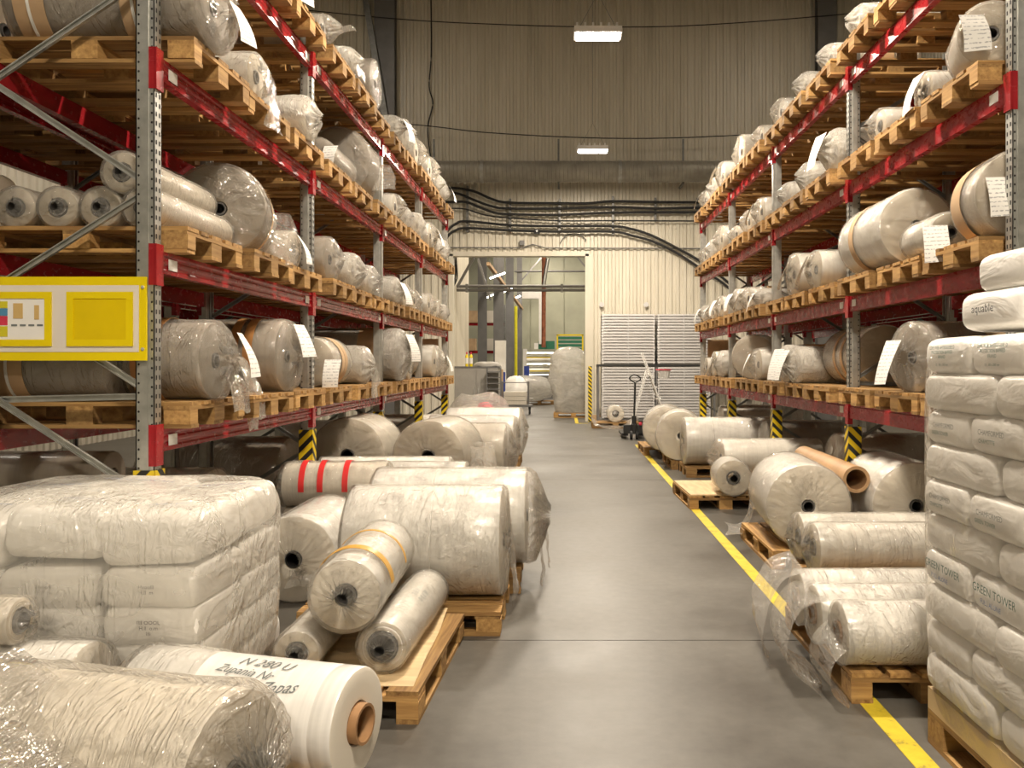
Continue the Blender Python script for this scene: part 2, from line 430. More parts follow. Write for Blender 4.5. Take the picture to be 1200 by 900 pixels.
# far hall shell
mb = MB(); mb.bb(-14, 14, 50, 50.2, 0, 12); tag(mb.build('wall_far_hall', M['wall_far']), kind='structure')
mb = MB()
for k in range(14): mb.bb(-14+k*2.0, -12.06+k*2.0, 49.93, 49.99, 0, 12)
mb.build('wall_panel', M['wall_far'], bpy.data.objects['wall_far_hall'], loc=(0, 0, 0))
mb = MB(); corr(mb, YW+.25, 30.4, 0, 11, -3.45, 'y', 1, .2, .03); mb.bb(-3.6, -3.46, YW+.25, 30.4, 0, 11)
tag(mb.build('wall_passage_left', M['wall']), kind='structure')
mb = MB(); mb.bb(-14.2, -14, YW+.2, 50.2, 0, 12); tag(mb.build('wall_far_left', M['wall_far']), kind='structure')
mb = MB(); mb.bb(14, 14.2, YW+.2, 50.2, 0, 12); tag(mb.build('wall_far_right', M['wall_far']), kind='structure')
mb = MB(); mb.bb(-14.2, 14.2, YW+.3, 50.2, 12, 12.2); tag(mb.build('ceiling_far_hall', M['roof']), kind='structure')
# door trim
mb = MB(); mb.bb(DX0-.02, DX0+.10, YW-.06, YW+.24, 0, DZ); mb.bb(DX1-.1, DX1+.12, YW-.06, YW+.24, 0, DZ); mb.bb(DX0, DX1, YW-.06, YW+.24, DZ-.06, DZ+.06)
tag(mb.build('trim_1', M['wall']), kind='structure')
mb = MB(); mb.bb(DX0, DX1, YW-.055, YW-.03, 4.62, 4.72)

# floor lines
mb = MB(); mb.bb(1.39, 1.485, 1.2, 17.0, 0, .003); tag(mb.build('trim_2', M['line']), kind='structure')
mb = MB(); mb.bb(-1.19, -1.10, 2.2, 19.5, 0, .003); tag(mb.build('trim_3', M['line']), kind='structure')
mb = MB(); mb.bb(.28, .62, 23.1, 23.2, 0, .003); mb.bb(.28, .37, 23.2, 25.5, 0, .003); tag(mb.build('trim_4', M['line']), kind='structure')

# duct along the wall
def duct(z, r, x0, x1, y):
    root = empty('ventilation_duct', (x0, y, z-r), 0, 'fat grey spiral ventilation duct running across the wall above the doorway', 'duct')
    prof = []; L = x1-x0; n = int(L/.11)
    for i in range(n):
        t = i*L/n; prof += [(t, r), (t+.085*L/n/.11, r), (t+.095*L/n/.11, r+.012), (t+.105*L/n/.11, r)]
    m = MB(); m.lathe(prof, 28, 'x', (0, 0, r)); m.build('duct_pipe', M['duct'], root, True)
    for xx in (3.9, 7.65, 11.35):
        m = MB(); m.lathe([(xx, r+.02), (xx+.09, r+.02)], 28, 'x', (0, 0, r)); m.build('joint_ring', M['galv'], root, True)
    for xx in (2.6, 6.0, 9.4, 12.8):
        m = MB(); m.bb(xx, xx+.05, -.02, .72, -.05, 0); m.bb(xx, xx+.05, -.02, .02, 2*r, 2*r+.6); m.build('duct_bracket', M['galvd'], root)
duct(6.86, .285, -6.2, 6.6, YW-.72)

# steel columns and brace on the wall
def i_column(x, y, z0, z1, wd, label, name='steel_column', d=.3, m_='steel', cat='column'):
    root = empty(name, (x, y, z0), 0, label, cat)
    m = MB(); m.bb(-wd/2, wd/2, -d/2, -d/2+.02, 0, z1-z0); m.bb(-wd/2, wd/2, d/2-.02, d/2, 0, z1-z0); m.build('flange', M[m_], root)
    m = MB(); m.bb(-.012, .012, -d/2+.02, d/2-.02, 0, z1-z0); m.build('web', M[m_], root)
    m = MB(); m.bb(-wd/2-.04, wd/2+.04, -d/2-.03, d/2+.03, 0, .03); m.build('base_plate', M[m_], root)
    return root
i_column(-5.0, YW-.22, 0, HR, .56, 'dark steel roof column against the wall above the left rack')
i_column(7.27, YW-.22, 0, HR, .52, 'dark steel roof column against the wall above the right rack')
m = MB(); m.bar((-5.62, YW-.45, 12.4), (-4.75, YW-.45, 7.2), .12, .16); tag(m.build('diagonal_brace', M['galvd']), 'slanting grey steel brace crossing in front of the left roof column', 'brace')
m = MB(); m.tube(smooth_path([(-9, 23.6, 11.6), (-7, 23.6, 11.38), (-3, 23.6, 11.05), (3, 23.6, 10.95), (9.6, 23.6, 11.45)]), .014, 6)
tag(m.build('hanging_wire', M['wire_col']), 'thin dark wire strung across the top of the back wall', 'wire')
m = MB(); m.tube(smooth_path([(-9, 23.6, 8.4), (-4.5, 23.6, 8.25), (-2, 23.6, 8.0), (1.5, 23.6, 7.85), (5, 23.6, 7.95), (9.6, 23.6, 8.3)]), .014, 6)
tag(m.build('hanging_wire', M['wire_col']), 'thin dark wire strung across the wall just above the duct', 'wire')
m = MB(); m.tube(smooth_path([(-3.76, 23.9, 12.5), (-3.74, 23.9, 10.4), (-3.80, 23.9, 9.4), (-3.70, 23.9, 8.9), (-3.84, 23.9, 8.2), (-3.75, 23.9, 7.3)]), .02, 6)
tag(m.build('wall_cable', M['wire_col']), 'dark vertical cable running down the upper wall left of the lamps', 'cable')

# cable bundle over the doorway
def cp(cx, cy): return P(500+cx*.378, 180+cy*.378, 23.78)
root = empty('cable_run', (0, 23.9, 4.9), 0, 'black cables on wall brackets curving above and beside the doorway', 'cables')
CB = [[(20,118),(65,108),(100,108),(150,118),(200,140),(255,152),(410,154),(500,154),(575,148),(700,150),(860,151),(1000,151)],
 [(20,130),(65,122),(100,125),(150,145),(200,163),(255,170),(410,170),(575,166),(710,170),(860,167),(1000,168)],
 [(20,150),(65,150),(120,150),(160,165),(210,183),(260,188),(410,190),(575,183),(860,182),(1000,182)],
 [(20,170),(65,170),(120,172),(180,190),(260,200),(410,208),(575,208),(860,209),(1000,209)],
 [(20,300),(65,240),(90,218),(125,210),(260,222),(410,225),(575,225),(640,235),(700,255),(780,295),(850,335),(935,400),(990,470)],
 [(20,330),(65,257),(90,238),(125,231),(260,238),(410,242),(575,242),(640,255),(700,272),(770,305),(840,350),(935,415),(990,490)]]
for i, c in enumerate(CB):
    m = MB(); pts = [Vector(cp(*q))-Vector((0, 23.9, 4.9)) for q in c]
    m.tube(smooth_path([tuple(q) for q in pts], 5), .036 if i != 3 else .02, 8); m.build('cable', M['wire_col'], root, True)
for (bx, y0, y1) in ((125,98,242),(258,138,240),(412,140,242),(578,130,250),(710,135,208),(842,135,210)):
    a = Vector(cp(bx, y0)); b = Vector(cp(bx, y1)); m = MB()
    m.bb(a.x-.03, a.x+.03, -.06, .05, b.z-4.9, a.z-4.9)
    m.build('cable_bracket', M['galvd'], root)
# camera box, conduit and stains on the wall
root = empty('wall_sensor', (-.78, 23.85, 5.25), 0, 'small dark sensor box on the wall centred above the doorway', 'sensor')
m = MB(); m.box((0, 0, .06), (.16, .12, .12)); m.build('housing', M['black'], root)
m = MB(); m.lathe([(0, .03), (.05, .02)], 12, 'y', (0, -.12, .06)); m.build('lens', M['chrome'], root)
root = empty('wall_conduit', (0, 23.9, 4.8), 0, 'thin grey conduit along the wall just above the door opening', 'pipe')
m = MB(); m.tube([(-3.6, 0, .07), (-1.2, 0, .07), (-.9, 0, .16), (-.55, 0, .06), (5.5, 0, .04)], .018, 6); m.tube(smooth_path([(.05+.4*math.cos(a)+.2, 0, .1+.36*math.sin(a)) for a in (2.9, 2.2, 1.57, 1.0, .5)]), .015, 6); m.build('conduit', M['galvd'], root)
m = MB(); m.box((-1.2, 0, .2), (.13, .08, .13)); m.build('junction_box', M['steel'], root)
root = empty('bolt_row', (4.5, 23.93, 3.35), 0, 'faint row of small rusty brackets on the wall above the grey stacks', 'bracket')
for i in range(10):
    m = MB(); m.box((i*.14, 0, 0), (.05, .05, .06)); m.build('small_bracket', M['tray'], root)
for i, (px, py, lb) in enumerate([(705, 357, 'small round wall hook above the left grey stack'), (757, 357, 'small round wall hook above the gap between the grey stacks')]):
    x, y, z = P(px, py, 23.9); m = MB(); m.lathe([(0, .07), (.05, .05), (.06, .02)], 14, 'y', (0, -.03, 0)); o = m.build('wall_hook', M['tray'], None, True, (x, y, z)); tag(o, lb, 'hook')

# lamps
def lamp(x, y, e, label, far=False, z=LAMP_H):
    r = empty('high_bay_lamp', (x, y, z), 0, label, 'lamp', 'hanging warehouse lamps')
    m = MB(); m.bb(-.36, .36, -.18, .18, .05, .14); 
    for k in range(6): m.bb(-.33+k*.12, -.30+k*.12, -.16, .16, .14, .20)
    m.build('housing', M['white'], r)
    m = MB(); m.bb(-.33, .33, -.15, .15, .035, .052); m.build('diffuser', M['lamp'], r)
    m = MB(); m.tube([(-.28, 0, .18), (0, 0, .7), (.28, 0, .18)], .004, 4); m.tube([(0, 0, .7), (0, 0, (HR if not far else 12)-z)], .004, 4); m.build('hanger', M['galvd'], r)
    area(x, y, z, e)
for i, (x, y, e) in enumerate(LAMPS):
    lamp(x, y, e, ['bright lamp hung over the aisle behind the viewer', 'bright lamp hung over the aisle above the viewer', 'bright lamp hung over the near end of the aisle, out of frame above',
                   'larger bright rectangular lamp near the top of the picture', 'smaller bright rectangular lamp just above the duct'][i])
for i, (x, y, e) in enumerate(SIDE_LAMPS):
    lamp(x, y, e, 'lamp hung over the side aisle behind the %s rack, %s' % ('left' if x < 0 else 'right', ['nearest', 'second', 'third', 'farthest'][i % 4]))
for i, (x, y, e) in enumerate(ROOF_FILL_LAMPS): lamp(x, y, e, 'added unseen fill lamp high under the roof above the %s rack, %s' % ('left' if x < 0 else 'right', ['nearer', 'farther'][i % 2]), False, 11.7)
for i, (x, y, e) in enumerate(FAR_LAMPS): lamp(x, y, e, 'high lamp in the hall beyond the doorway, %s row, %s' % (['left', 'right'][i//4], ['nearest', 'second', 'third', 'farthest'][i % 4]), True, 8.5)

# ------------------------------------------------------------------ racks
LV = [1.25, 2.21, 3.25, 4.26]      # top of the beams
BAY = 2.8; DEPTH = .97
def upright_mesh():
    m = MB(); H = 4.42; w_, d_ = .10, .075      # C section open towards the other upright
    m.bb(-w_/2, w_/2, -d_/2, -d_/2+.006, 0, H); m.bb(-w_/2, w_/2, d_/2-.006, d_/2, 0, H); m.bb(-w_/2, -w_/2+.006, -d_/2, d_/2, 0, H)
    m.bb(w_/2-.006, w_/2, -d_/2, -d_/2+.02, 0, H); m.bb(w_/2-.006, w_/2, d_/2-.02, d_/2, 0, H)
    m.bb(-.02, .02, -d_/2-.008, -d_/2+.002, 0, H)
    return m.mesh('upright', M['galv'])
def holes_mesh():
    m = MB(); z = .08
    while z < 4.3:
        for x in (-.036, .034):
            a = [(x+.006*math.cos(t*PI/3), -.0385, z+(.02 if x > 0 else 0)+.007*math.sin(t*PI/3)) for t in range(6)]
            b = [(p[0], -.036, p[2]) for p in a]
            m.add(a+b, [tuple(range(6))]+[(i, (i+1) % 6, 6+(i+1) % 6, 6+i) for i in range(6)])
        for y in (-.018, .018):
            m.box((-.0505, y, z), (.002, .010, .024))
        z += .05
    return m.mesh('perforations', M['dark'])
def beam_mesh(mat_, ribbed):
    L = BAY-.085; h = .12 if ribbed else .135; t = .05
    if ribbed: pr = [(0, 0), (.0, .02), (.006, .03), (.006, .045), (0, .055), (0, .068), (.006, .078), (.006, .09), (0, .1), (0, h), (t, h), (t, 0)]
    else: pr = [(0, 0), (0, h-.03), (.012, h-.026), (.012, h), (t, h), (t, 0)]
    n = len(pr); vs = [(x, y, z-h) for y in (-L/2, L/2) for (x, z) in pr]
    f = [(i, (i+1) % n, n+(i+1) % n, n+i) for i in range(n)]+[tuple(range(n))[::-1], tuple(range(n, 2*n))]
    return MB().add(vs, f).mesh('beam', mat_)
ME_UP = upright_mesh(); ME_HO = holes_mesh()
def conn_mesh():
    m = MB(); m.bb(-.004, .055, -.04, .04, -.19, .03); m.bb(-.012, 0, -.04, .04, -.19, .03); return m.mesh('beam_connector', M['red'])
ME_CO = conn_mesh()
def guard_mesh():
    m = MB(); m.bb(-.062, -.056, -.055, .055, 0, 1.04); m.bb(-.062, .055, -.055, -.049, 0, 1.04); m.bb(-.062, .055, .049, .055, 0, 1.04); return m.mesh('column_guard', M['hazard'])
ME_GU = guard_mesh()
m_ = MB(); m_.bb(-.003, 0, -.05, .05, -.03, .03); ME_ST = m_.mesh('location_sticker', M['paper'])
def rack(side, Y0, Xf, label, ribbed=True, nb=4, levels=LV, front=True, holes=2):
    """side -1 = left of the aisle, +1 = right"""
    root = empty('pallet_rack', (side*Xf, Y0, 0), 0, label, 'rack')
    R = root
    bm_ = beam_mesh(M['red'] if ribbed else M['red_dusty'], ribbed); bm2 = beam_mesh(M['red'], True)
    flip = PI if side < 0 else 0      # local +x points into the rack after the turn
    for k in range(nb+1):
        y = k*BAY
        for j, x in enumerate((.05, DEPTH-.05)):
            u = link('upright', ME_UP, R, (side*x, y+.04, 0), (0, 0, flip if j == 0 else flip+PI))
            if side < 0 and j == 0: u.rotation_euler.z = 0; u.scale.x = -1
            if side < 0 and j == 1: u.rotation_euler.z = 0
            if side > 0 and j == 1: u.rotation_euler.z = 0; u.scale.x = -1
            if k < holes and front and j == 0: link('perforations', ME_HO, u)
            m = MB(); m.bb(-.08, .08, -.06, .06, 0, .008); m.build('foot_plate', M['galvd'], u)
            if j == 0 and front:
                g = link('column_guard', ME_GU, R, (side*x, y+.04, 0)); g.scale.x = side
            for z in levels:
                c = link('beam_connector', ME_CO, R, (side*(x-.05 if j == 0 else x+.05), y+.04, z), (0, 0, 0))
                c.scale.x = side if j == 0 else -side
        zz = [.3, .3, .89, 1.47, 2.02, 2.56, 3.13, 3.72, 4.2]
        br = [((.05, .3), (.92, .3))] + [((.05, 1.43), (.92, 1.43))] + [((.05 if i % 2 == 0 else .92, zz[i+1]-.02), (.92 if i % 2 == 0 else .05, zz[i+2])) for i in range(0, 7)]
        br = [((.05, .30), (.92, .30)), ((.92, .33), (.05, .87)), ((.05, .90), (.92, 1.46)), ((.05, 1.43), (.92, 1.41)),
              ((.05, 1.46), (.92, 2.02)), ((.92, 1.98), (.05, 2.53)), ((.05, 2.56), (.92, 3.13)), ((.92, 3.09), (.05, 3.68)), ((.05, 3.72), (.92, 4.25))]
        for i, (a, b) in enumerate(br):
            m = MB(); yo = y+.04+(.012 if i % 2 else -.012)
            pa = (side*a[0], yo, a[1]); pb = (side*b[0], yo, b[1])
            d = Vector(pb)-Vector(pa); n = Vector((-d.z, 0, d.x)).normalized()*.013
            # C channel: web and two lips
            m.bar(pa, pb, .005, .034)
            for s in (1, -1):
                q = Vector((n.x*s, -.008, n.z*s)); m.bar(tuple(Vector(pa)+q), tuple(Vector(pb)+q), .016, .006)
            m.build('cross_brace', M['galv'] if k == 0 else M['galvd'], R)
    for k in range(nb):
        yc = k*BAY+BAY/2+.04
        for li, z in enumerate(levels):
            b = link('beam', bm_, R, (0, yc, z)); b.scale.x = side
            if front:
                for e in (-1, 1):
                    if e < 0 or li % 2: link('location_sticker', ME_ST, b, (-.001, e*(BAY/2-.17), -.065))
            b2 = link('beam', bm2, R, (side*DEPTH, yc, z)); b2.scale.x = -side
    return root
RL = rack(-1, 4.51, 2.17, 'long red and galvanised pallet rack lining the left side of the aisle')
RR = rack(1, 4.88, 2.56, 'long red and galvanised pallet rack lining the right side of the aisle', ribbed=False)
RL2 = rack(-1, 4.51, 2.17+DEPTH+.2, 'second red rack standing back to back behind the left aisle rack', front=False, holes=0)
RR2 = rack(1, 4.88, 2.56+DEPTH+.2, 'second red rack standing back to back behind the right aisle rack', front=False, holes=0)

# ------------------------------------------------------------------ pallets
def plank(l, w_, h): return MB().box((0, 0, 0), (l, w_, h))
PT = {'tb': plank(1.2, .145, .022).mesh('top_board', M['wood']), 'tn': plank(1.2, .10, .022).mesh('top_board', M['wood']),
      'st': plank(.145, .8, .022).mesh('stringer_board', M['wood_y']), 'bl': plank(.145, .145, .078).mesh('block', M['chip']),
      'bs': plank(.145, .10, .078).mesh('block', M['chip']), 'bb': plank(1.2, .145, .022).mesh('bottom_board', M['wood']), 'bn': plank(1.2, .10, .022).mesh('bottom_board', M['wood'])}
LAY = []
for y in (-.3275, 0, .3275): LAY.append(('top_board', 'tb', (0, y, .133)))
for y in (-.175, .175): LAY.append(('top_board', 'tn', (0, y, .133)))
for x in (-.5275, 0, .5275):
    LAY.append(('stringer_board', 'st', (x, 0, .111)))
    for y, k in ((-.35, 'bs'), (0, 'bl'), (.35, 'bs')): LAY.append(('block', k, (x, y, .061)))
for y, k in ((-.35, 'bn'), (0, 'bb'), (.35, 'bn')): LAY.append(('bottom_board', k, (0, y, .011)))
def whole_pallet():
    m = MB(); SZ = {'tb': (1.2, .145, .022), 'tn': (1.2, .10, .022), 'st': (.145, .8, .022), 'bl': (.145, .145, .078), 'bs': (.145, .1, .078), 'bb': (1.2, .145, .022), 'bn': (1.2, .1, .022)}
    for n, k, c in LAY: m.box(c, SZ[k])
    return m.mesh('pallet', M['wood'])
ME_PAL = whole_pallet()
def pallet(x, y, z, rz, label, group, full=True, skip=()):
    if not full:
        o = link('wooden_pallet', ME_PAL, None, (x, y, z), (0, 0, rz)); tag(o, label, 'pallet', group); return o
    r = empty('wooden_pallet', (x, y, z), rz, label, 'pallet', group)
    for i, (n, k, c) in enumerate(LAY):
        if i in skip: continue
        link(n, PT[k], r, (c[0]+rnd.uniform(-.004, .004), c[1]+rnd.uniform(-.005, .005), c[2]), (0, 0, rnd.uniform(-.006, .006)))
    return r
SH = ['lowest shelf', 'second shelf up', 'third shelf up', 'top shelf']
BN = ['nearest bay', 'second bay', 'third bay', 'farthest bay']
PN = ['nearest of three', 'middle of three', 'farthest of three']
for side, Y0, Xf, sd in ((-1, 4.51, 2.17, 'left'), (1, 4.88, 2.56, 'right')):
    for b in range(4):
        for l in range(4):
            for p in range(3):
                y = Y0+.04+b*BAY+.50+p*.90+rnd.uniform(-.02, .02)
                x = side*(Xf+.50+rnd.uniform(-.05, .0))
                pallet(x, y, LV[l], (0 if side > 0 else PI)+rnd.uniform(-.012, .012), 'pallet on the %s rack, %s, %s, %s' % (sd, SH[l], BN[b], PN[p]), 'pallets on the %s rack' % sd, b < 2)
            # rear rack: visible only as undersides and edges
            if l > 0:
                for p in range(3):
                    y = Y0+.04+b*BAY+.50+p*.90
                    pallet(side*(Xf+DEPTH+.2+.62), y, LV[l], 0, 'pallet on the %s rear rack, %s, %s, %s' % (sd, SH[l], BN[b], PN[p]), 'pallets on the %s rear rack' % sd, False)
# ------------------------------------------------------------------ film rolls
def film_mesh(r, L, rc, seg, mat_, seed, segs=None):
    m = MB(); e = .008; g = random.Random(seed)
    prof = [(-L/2+.012, rc), (-L/2+.002, rc+.006), (-L/2, rc+.02), (-L/2+.003, (r+rc)/2), (-L/2, r-.014), (-L/2+.004, r-.004), (-L/2+.012, r)]
    n = 5
    cuts = segs or []
    for i in range(1, n): prof.append((-L/2+L*i/n, r*(1+g.uniform(-.003, .003))))
    for c in cuts:
        t = -L/2+L*c; prof += [(t-.006, r*.999), (t-.002, r*.985), (t+.002, r*.985), (t+.006, r*.999)]
    mid = sorted(prof[7:], key=lambda q: q[0]); prof = prof[:7]+mid
    prof += [(L/2-.012, r), (L/2-.004, r-.004), (L/2, r-.014), (L/2-.003, (r+rc)/2), (L/2, rc+.02), (L/2-.002, rc+.006), (L/2-.012, rc)]
    m.lathe(prof, seg, 'x', (0, 0, r), closed=True)
    me = m.mesh('film_winding', mat_, True); me.materials.append(M[{'white_film': 'film', 'cream_film': 'film_warm', 'clear_grey_film': 'film_grey', 'bright_film': 'film_white'}[mat_.name]+'_end'])
    me.polygons.foreach_set('material_index', [1 if abs(p.normal.x) > .8 else 0 for p in me.polygons]); me.update(); return me
def core_mesh(r, L, rc, mat_, seg, out=.012, th=.012):
    m = MB(); a = L/2+out
    m.lathe([(-a, rc-th), (-a, rc-.0015), (a, rc-.0015), (a, rc-th)], seg, 'x', (0, 0, r), closed=True)
    return m.mesh('core', mat_, True)
def wrap_mesh(r, L, rc, seg, nl, seed, mat_, front=.03, back=.015, loose=.012, flare=.0):
    """thin clear skin: end pleats gathered towards the core, sleeve with creases. front = +x"""
    N1 = Noise(seed, 7); N2 = Noise(seed+5, 16); a = np.arange(seg)*2*PI/seg; g = np.random.RandomState(seed)
    k1 = g.randint(20, 28) if seg > 90 else g.randint(9, 15); k2 = g.randint(38, 56) if seg > 90 else g.randint(17, 26); p1, p2 = g.uniform(0, 6, 2)
    rows = []
    def end(sg, amp):
        out = []
        for rho in (.20, .34, .5, .66, .82, .94):
            pl = (np.abs(np.sin(k1*a/2+p1+rho*1.2))*.6+np.abs(np.sin(k2*a/2+p2-rho))*.4)
            # pleats deepest near the core, tuft pushed out around it
            ax = sg*(L/2+.006+amp*(.35+1.3*pl*(1.08-rho)+.3*max(0, .45-rho)*np.sin(a+p1)))
            rr = np.full(seg, rho*r)*(1+.05*np.sin(3*a+p2))
            out.append(np.stack([ax, rr*np.cos(a), rr*np.sin(a)], 1))
        rim = r+.004+loose*.3
        out.append(np.stack([sg*(L/2+amp*.18)+0*a, (rim)*np.cos(a), (rim)*np.sin(a)], 1))
        return out
    rows += end(-1, back)
    for i in range(nl):
        t = -1+2*(i+.5)/nl; x = t*(L/2-.01)
        pos = np.stack([np.full(seg, x), r*np.cos(a), r*np.sin(a)], 1)
        d = .004+loose*(.35+.65*N1.ridge(pos))+loose*.25*np.abs(N2(pos))
        low = np.clip(-np.sin(a), 0, 1)         # tighter where the roll presses on what carries it
        rr = r+d*(1-.75*low)
        rows.append(np.stack([np.full(seg, x)+.01*N2(pos), rr*np.cos(a), rr*np.sin(a)], 1))
    rows += end(1, front)[::-1]
    V = np.array(rows); V[:, :, 2] += r
    m = MB(); m.grid(V, closed=True); return m.mesh('plastic_wrap', mat_, 'all')
def band_mesh(r, x, wd, name, mat_, a0=0, a1=2*PI, off=.012, seg=32, wav=0):
    m = MB(); full = a1-a0 > 6.2; n = seg; th = np.linspace(a0, a1, n+1)
    rows = []
    for (dx, rr) in ((-wd/2, r+off-.003), (-wd/2, r+off), (wd/2, r+off), (wd/2, r+off-.003)):
        rows.append(np.stack([x+dx+wav*np.sin(th*2), rr*np.cos(th), r+rr*np.sin(th)], 1))
    V = np.array(rows).transpose(1, 0, 2)
    m.grid(V); return m.mesh(name, mat_, True)
def sheet_mesh(name, mat_, path, wd, seed, amp=.05, n=26, m_=12, spread=(1, 1), side=None, freq=9):
    """crumpled strip of loose plastic following path (list of points), width direction 'side'"""
    pts = np.array(smooth_path(path, max(2, n//(len(path)-1)))); n = len(pts)
    N1 = Noise(seed, freq); N2 = Noise(seed+3, freq*.9); N3 = Noise(seed+9, freq)
    side = np.array(side if side is not None else (1, 0, 0), float); side /= np.linalg.norm(side)
    V = np.zeros((n, m_+1, 3))
    for i in range(n):
        t = i/(n-1); ww = wd*(spread[0]*(1-t)+spread[1]*t)
        for j in range(m_+1):
            u = j/m_-.5; V[i, j] = pts[i]+side*(u*ww)
    F = V.reshape(-1, 3)
    env = np.repeat(np.linspace(.15, 1, n), m_+1)[:, None]
    D = np.stack([N1(F)+.6*N1.ridge(F*1.7), N2(F)+.6*N2.ridge(F*1.5), N3(F)], 1)*amp*env
    m = MB(); m.grid((F+D).reshape(n, m_+1, 3)); return m.mesh(name, mat_, 'all')
def tag_mesh(w_, h_, seed):
    g = random.Random(seed); V = np.zeros((7, 3, 3)); b = g.uniform(.02, .06)
    for i in range(7):
        t = i/6
        for j in range(3): V[i, j] = (b*math.sin(t*2.2)+.015*j*t, (j/2-.5)*w_, -t*h_)
    m = MB(); m.grid(V); me = m.mesh('paper_tag', M['tag'], 'all'); return me

NR = [0]
def roll(label, c, yaw, r, L, wrap='wrap', film='film', rc=.045, core='core_grey', bands=(), tagp=None, tails=(), group=None,
         front=.035, back=.02, loose=.012, seg=40, nl=14, cuts=None, straps=(), cat='roll', core_out=.008, name='film_roll'):
    """c = centre of the cylinder; local +x (front end) points along yaw"""
    NR[0] += 1; s = NR[0]*7+3; g = random.Random(s)
    R = empty(name, (c[0], c[1], c[2]-r), yaw, label, cat, group)
    link('film_winding', film_mesh(r, L, rc, seg, M[film], s, cuts), R)
    link('core', core_mesh(r, L, rc, M[core], 20, core_out), R)
    off = .006
    if wrap:
        link('plastic_wrap', wrap_mesh(r, L, rc, 132 if seg >= 56 else seg, nl, s, M[wrap], front, back, loose), R); off = .004+loose*.85
    for (x, wd, mt) in bands:
        nm = {'card': 'cardboard_sleeve', 'tape': 'brown_tape', 'ytape': 'yellow_tape', 'rtape': 'red_tape'}[mt]
        a0, a1 = (-PI*.36, PI*1.36) if mt != 'rtape' else (-.2, PI+.2)
        if mt == 'ytape': a0, a1 = (PI*.02, PI*.98)
        link(nm, band_mesh(r, x*L, wd, nm, M[mt], a0, a1, off, 32), R)
    for x in straps:
        link('strap', band_mesh(r, x*L, .016, 'strap', M['strap'], -PI*.36, PI*1.36, off+.006, 32), R)
    if tagp:
        # (height fraction up the end, size) paper hung over the front end
        yy, zz, sz = tagp
        o = link('paper_tag', tag_mesh(.125*sz, .215*sz, s), R, (L/2+front*1.1, yy*r, r+zz*r), (0, g.uniform(-.25, -.1), g.uniform(-.3, .3)))
    for (x0, y0, z0, x1, z1, wd) in tails:
        p = [(x0*L/2, y0*r, r+z0*r), (x0*L/2+(x1)*.5, y0*r*1.1, r+z0*r-.03), (x0*L/2+x1*.9, y0*r*1.2, r+z0*r+z1*.55), (x0*L/2+x1, y0*r*1.2, r+z0*r+z1)]
        link('loose_plastic', sheet_mesh('loose_plastic', M['wrap_sheet'], p, wd, s+1, .03, spread=(.6, 1), side=(0, 1, 0), freq=14), R)
    return R

YAWF = -PI/2      # front end towards the camera
# ---- left rack, lowest shelf.  helper: x of the front end, y, radius, length
def on_shelf(side, lev, fx, y, r, L, label, axis='x', yawj=0, **k):
    z = LV[lev]+.144+r+.002
    sd = 'left' if side < 0 else 'right'
    if axis == 'x':
        yaw = (0 if side < 0 else PI)+yawj; cx = fx+side*L/2
        c = (cx, y, z)
    else:
        yaw = YAWF+yawj; c = (fx, y+L/2, z)
    k.setdefault('group', 'wrapped rolls on the %s rack' % sd)
    k.setdefault('loose', .012)
    if y > 10 and k.get('wrap') == 'wrap_milky':
        q = random.Random(int(y*100)+lev*7+(side > 0))
        k['wrap'] = q.choice(['wrap_milky', 'wrap', 'wrap']); k.setdefault('tagp', q.choice([None, (0, .6, 1.3), None]))
        if not k.get('bands') and q.random() < .5: k['bands'] = [(q.uniform(-.2, .2), .2, 'card')]
    if y > 11: k.setdefault('seg', 24); k.setdefault('nl', 8)
    return roll(label, c, yaw, r, L, **k)
CARD = lambda *xs: [(x, .22, 'card') for x in xs]
L0, L1, L2, L3 = 0, 1, 2, 3
# left, lowest shelf
on_shelf(-1, L0, -2.53, 4.87, .20, .95, 'long brownish roll behind the yellow sign board on the left rack', film='film_grey', bands=[(-.05, .17, 'card')], straps=(-.05,), wrap='wrap')
on_shelf(-1, L0, -2.06, 5.03, .225, .44, 'big clear wrapped roll with crumpled end next to the nearest left upright, lowest shelf', film='film_grey', wrap='wrap', loose=.03, front=.09, bands=[(-.2, .14, 'tape')], tagp=(.5, .75, 1.3), tails=[(1, .5, -.3, .10, -.24, .3)])
on_shelf(-1, L0, -2.16, 5.68, .125, .82, 'small clear roll whose loose plastic hangs down over the left beam', film='film_grey', rc=.06, wrap='wrap', tails=[(1, 0, .5, .09, -.42, .22), (1, .4, .2, .12, -.30, .16)])
on_shelf(-1, L0, -2.10, 6.45, .265, 1.0, 'large horizontal roll with two brown tape bands on the lowest left shelf', film='film_grey', bands=[(.30, .065, 'tape'), (.20, .065, 'tape')], loose=.02, front=.08, tagp=(0, .9, 1.2))
on_shelf(-1, L0, -2.30, 7.68, .225, .62, 'roll with dark end and two cardboard strips facing the viewer, second bay, lowest left shelf', 'y', film='film_warm', bands=[(.05, .09, 'card'), (-.12, .09, 'card')], tagp=(1.0, .1, 1.2))
on_shelf(-1, L0, -2.12, 8.95, .19, .85, 'roll in torn white plastic with a white sleeve hanging out, lowest left shelf', film='film_warm', wrap='wrap_milky', loose=.035, front=.10, tails=[(1, 0, .6, .12, -.45, .3), (1, .5, .4, .14, -.3, .22)])
on_shelf(-1, L0, -2.06, 10.55, .32, 1.05, 'large grey brown roll with tagged white end in the third bay, lowest left shelf', film='film_grey', wrap='wrap_milky', bands=[(.2, .25, 'card')], front=.12, tagp=(0, .8, 1.6), seg=36)
on_shelf(-1, L0, -2.10, 11.5, .13, .55, 'small roll with cardboard band on the lowest left shelf, third bay', film='film_warm', bands=[(-.1, .16, 'card')])
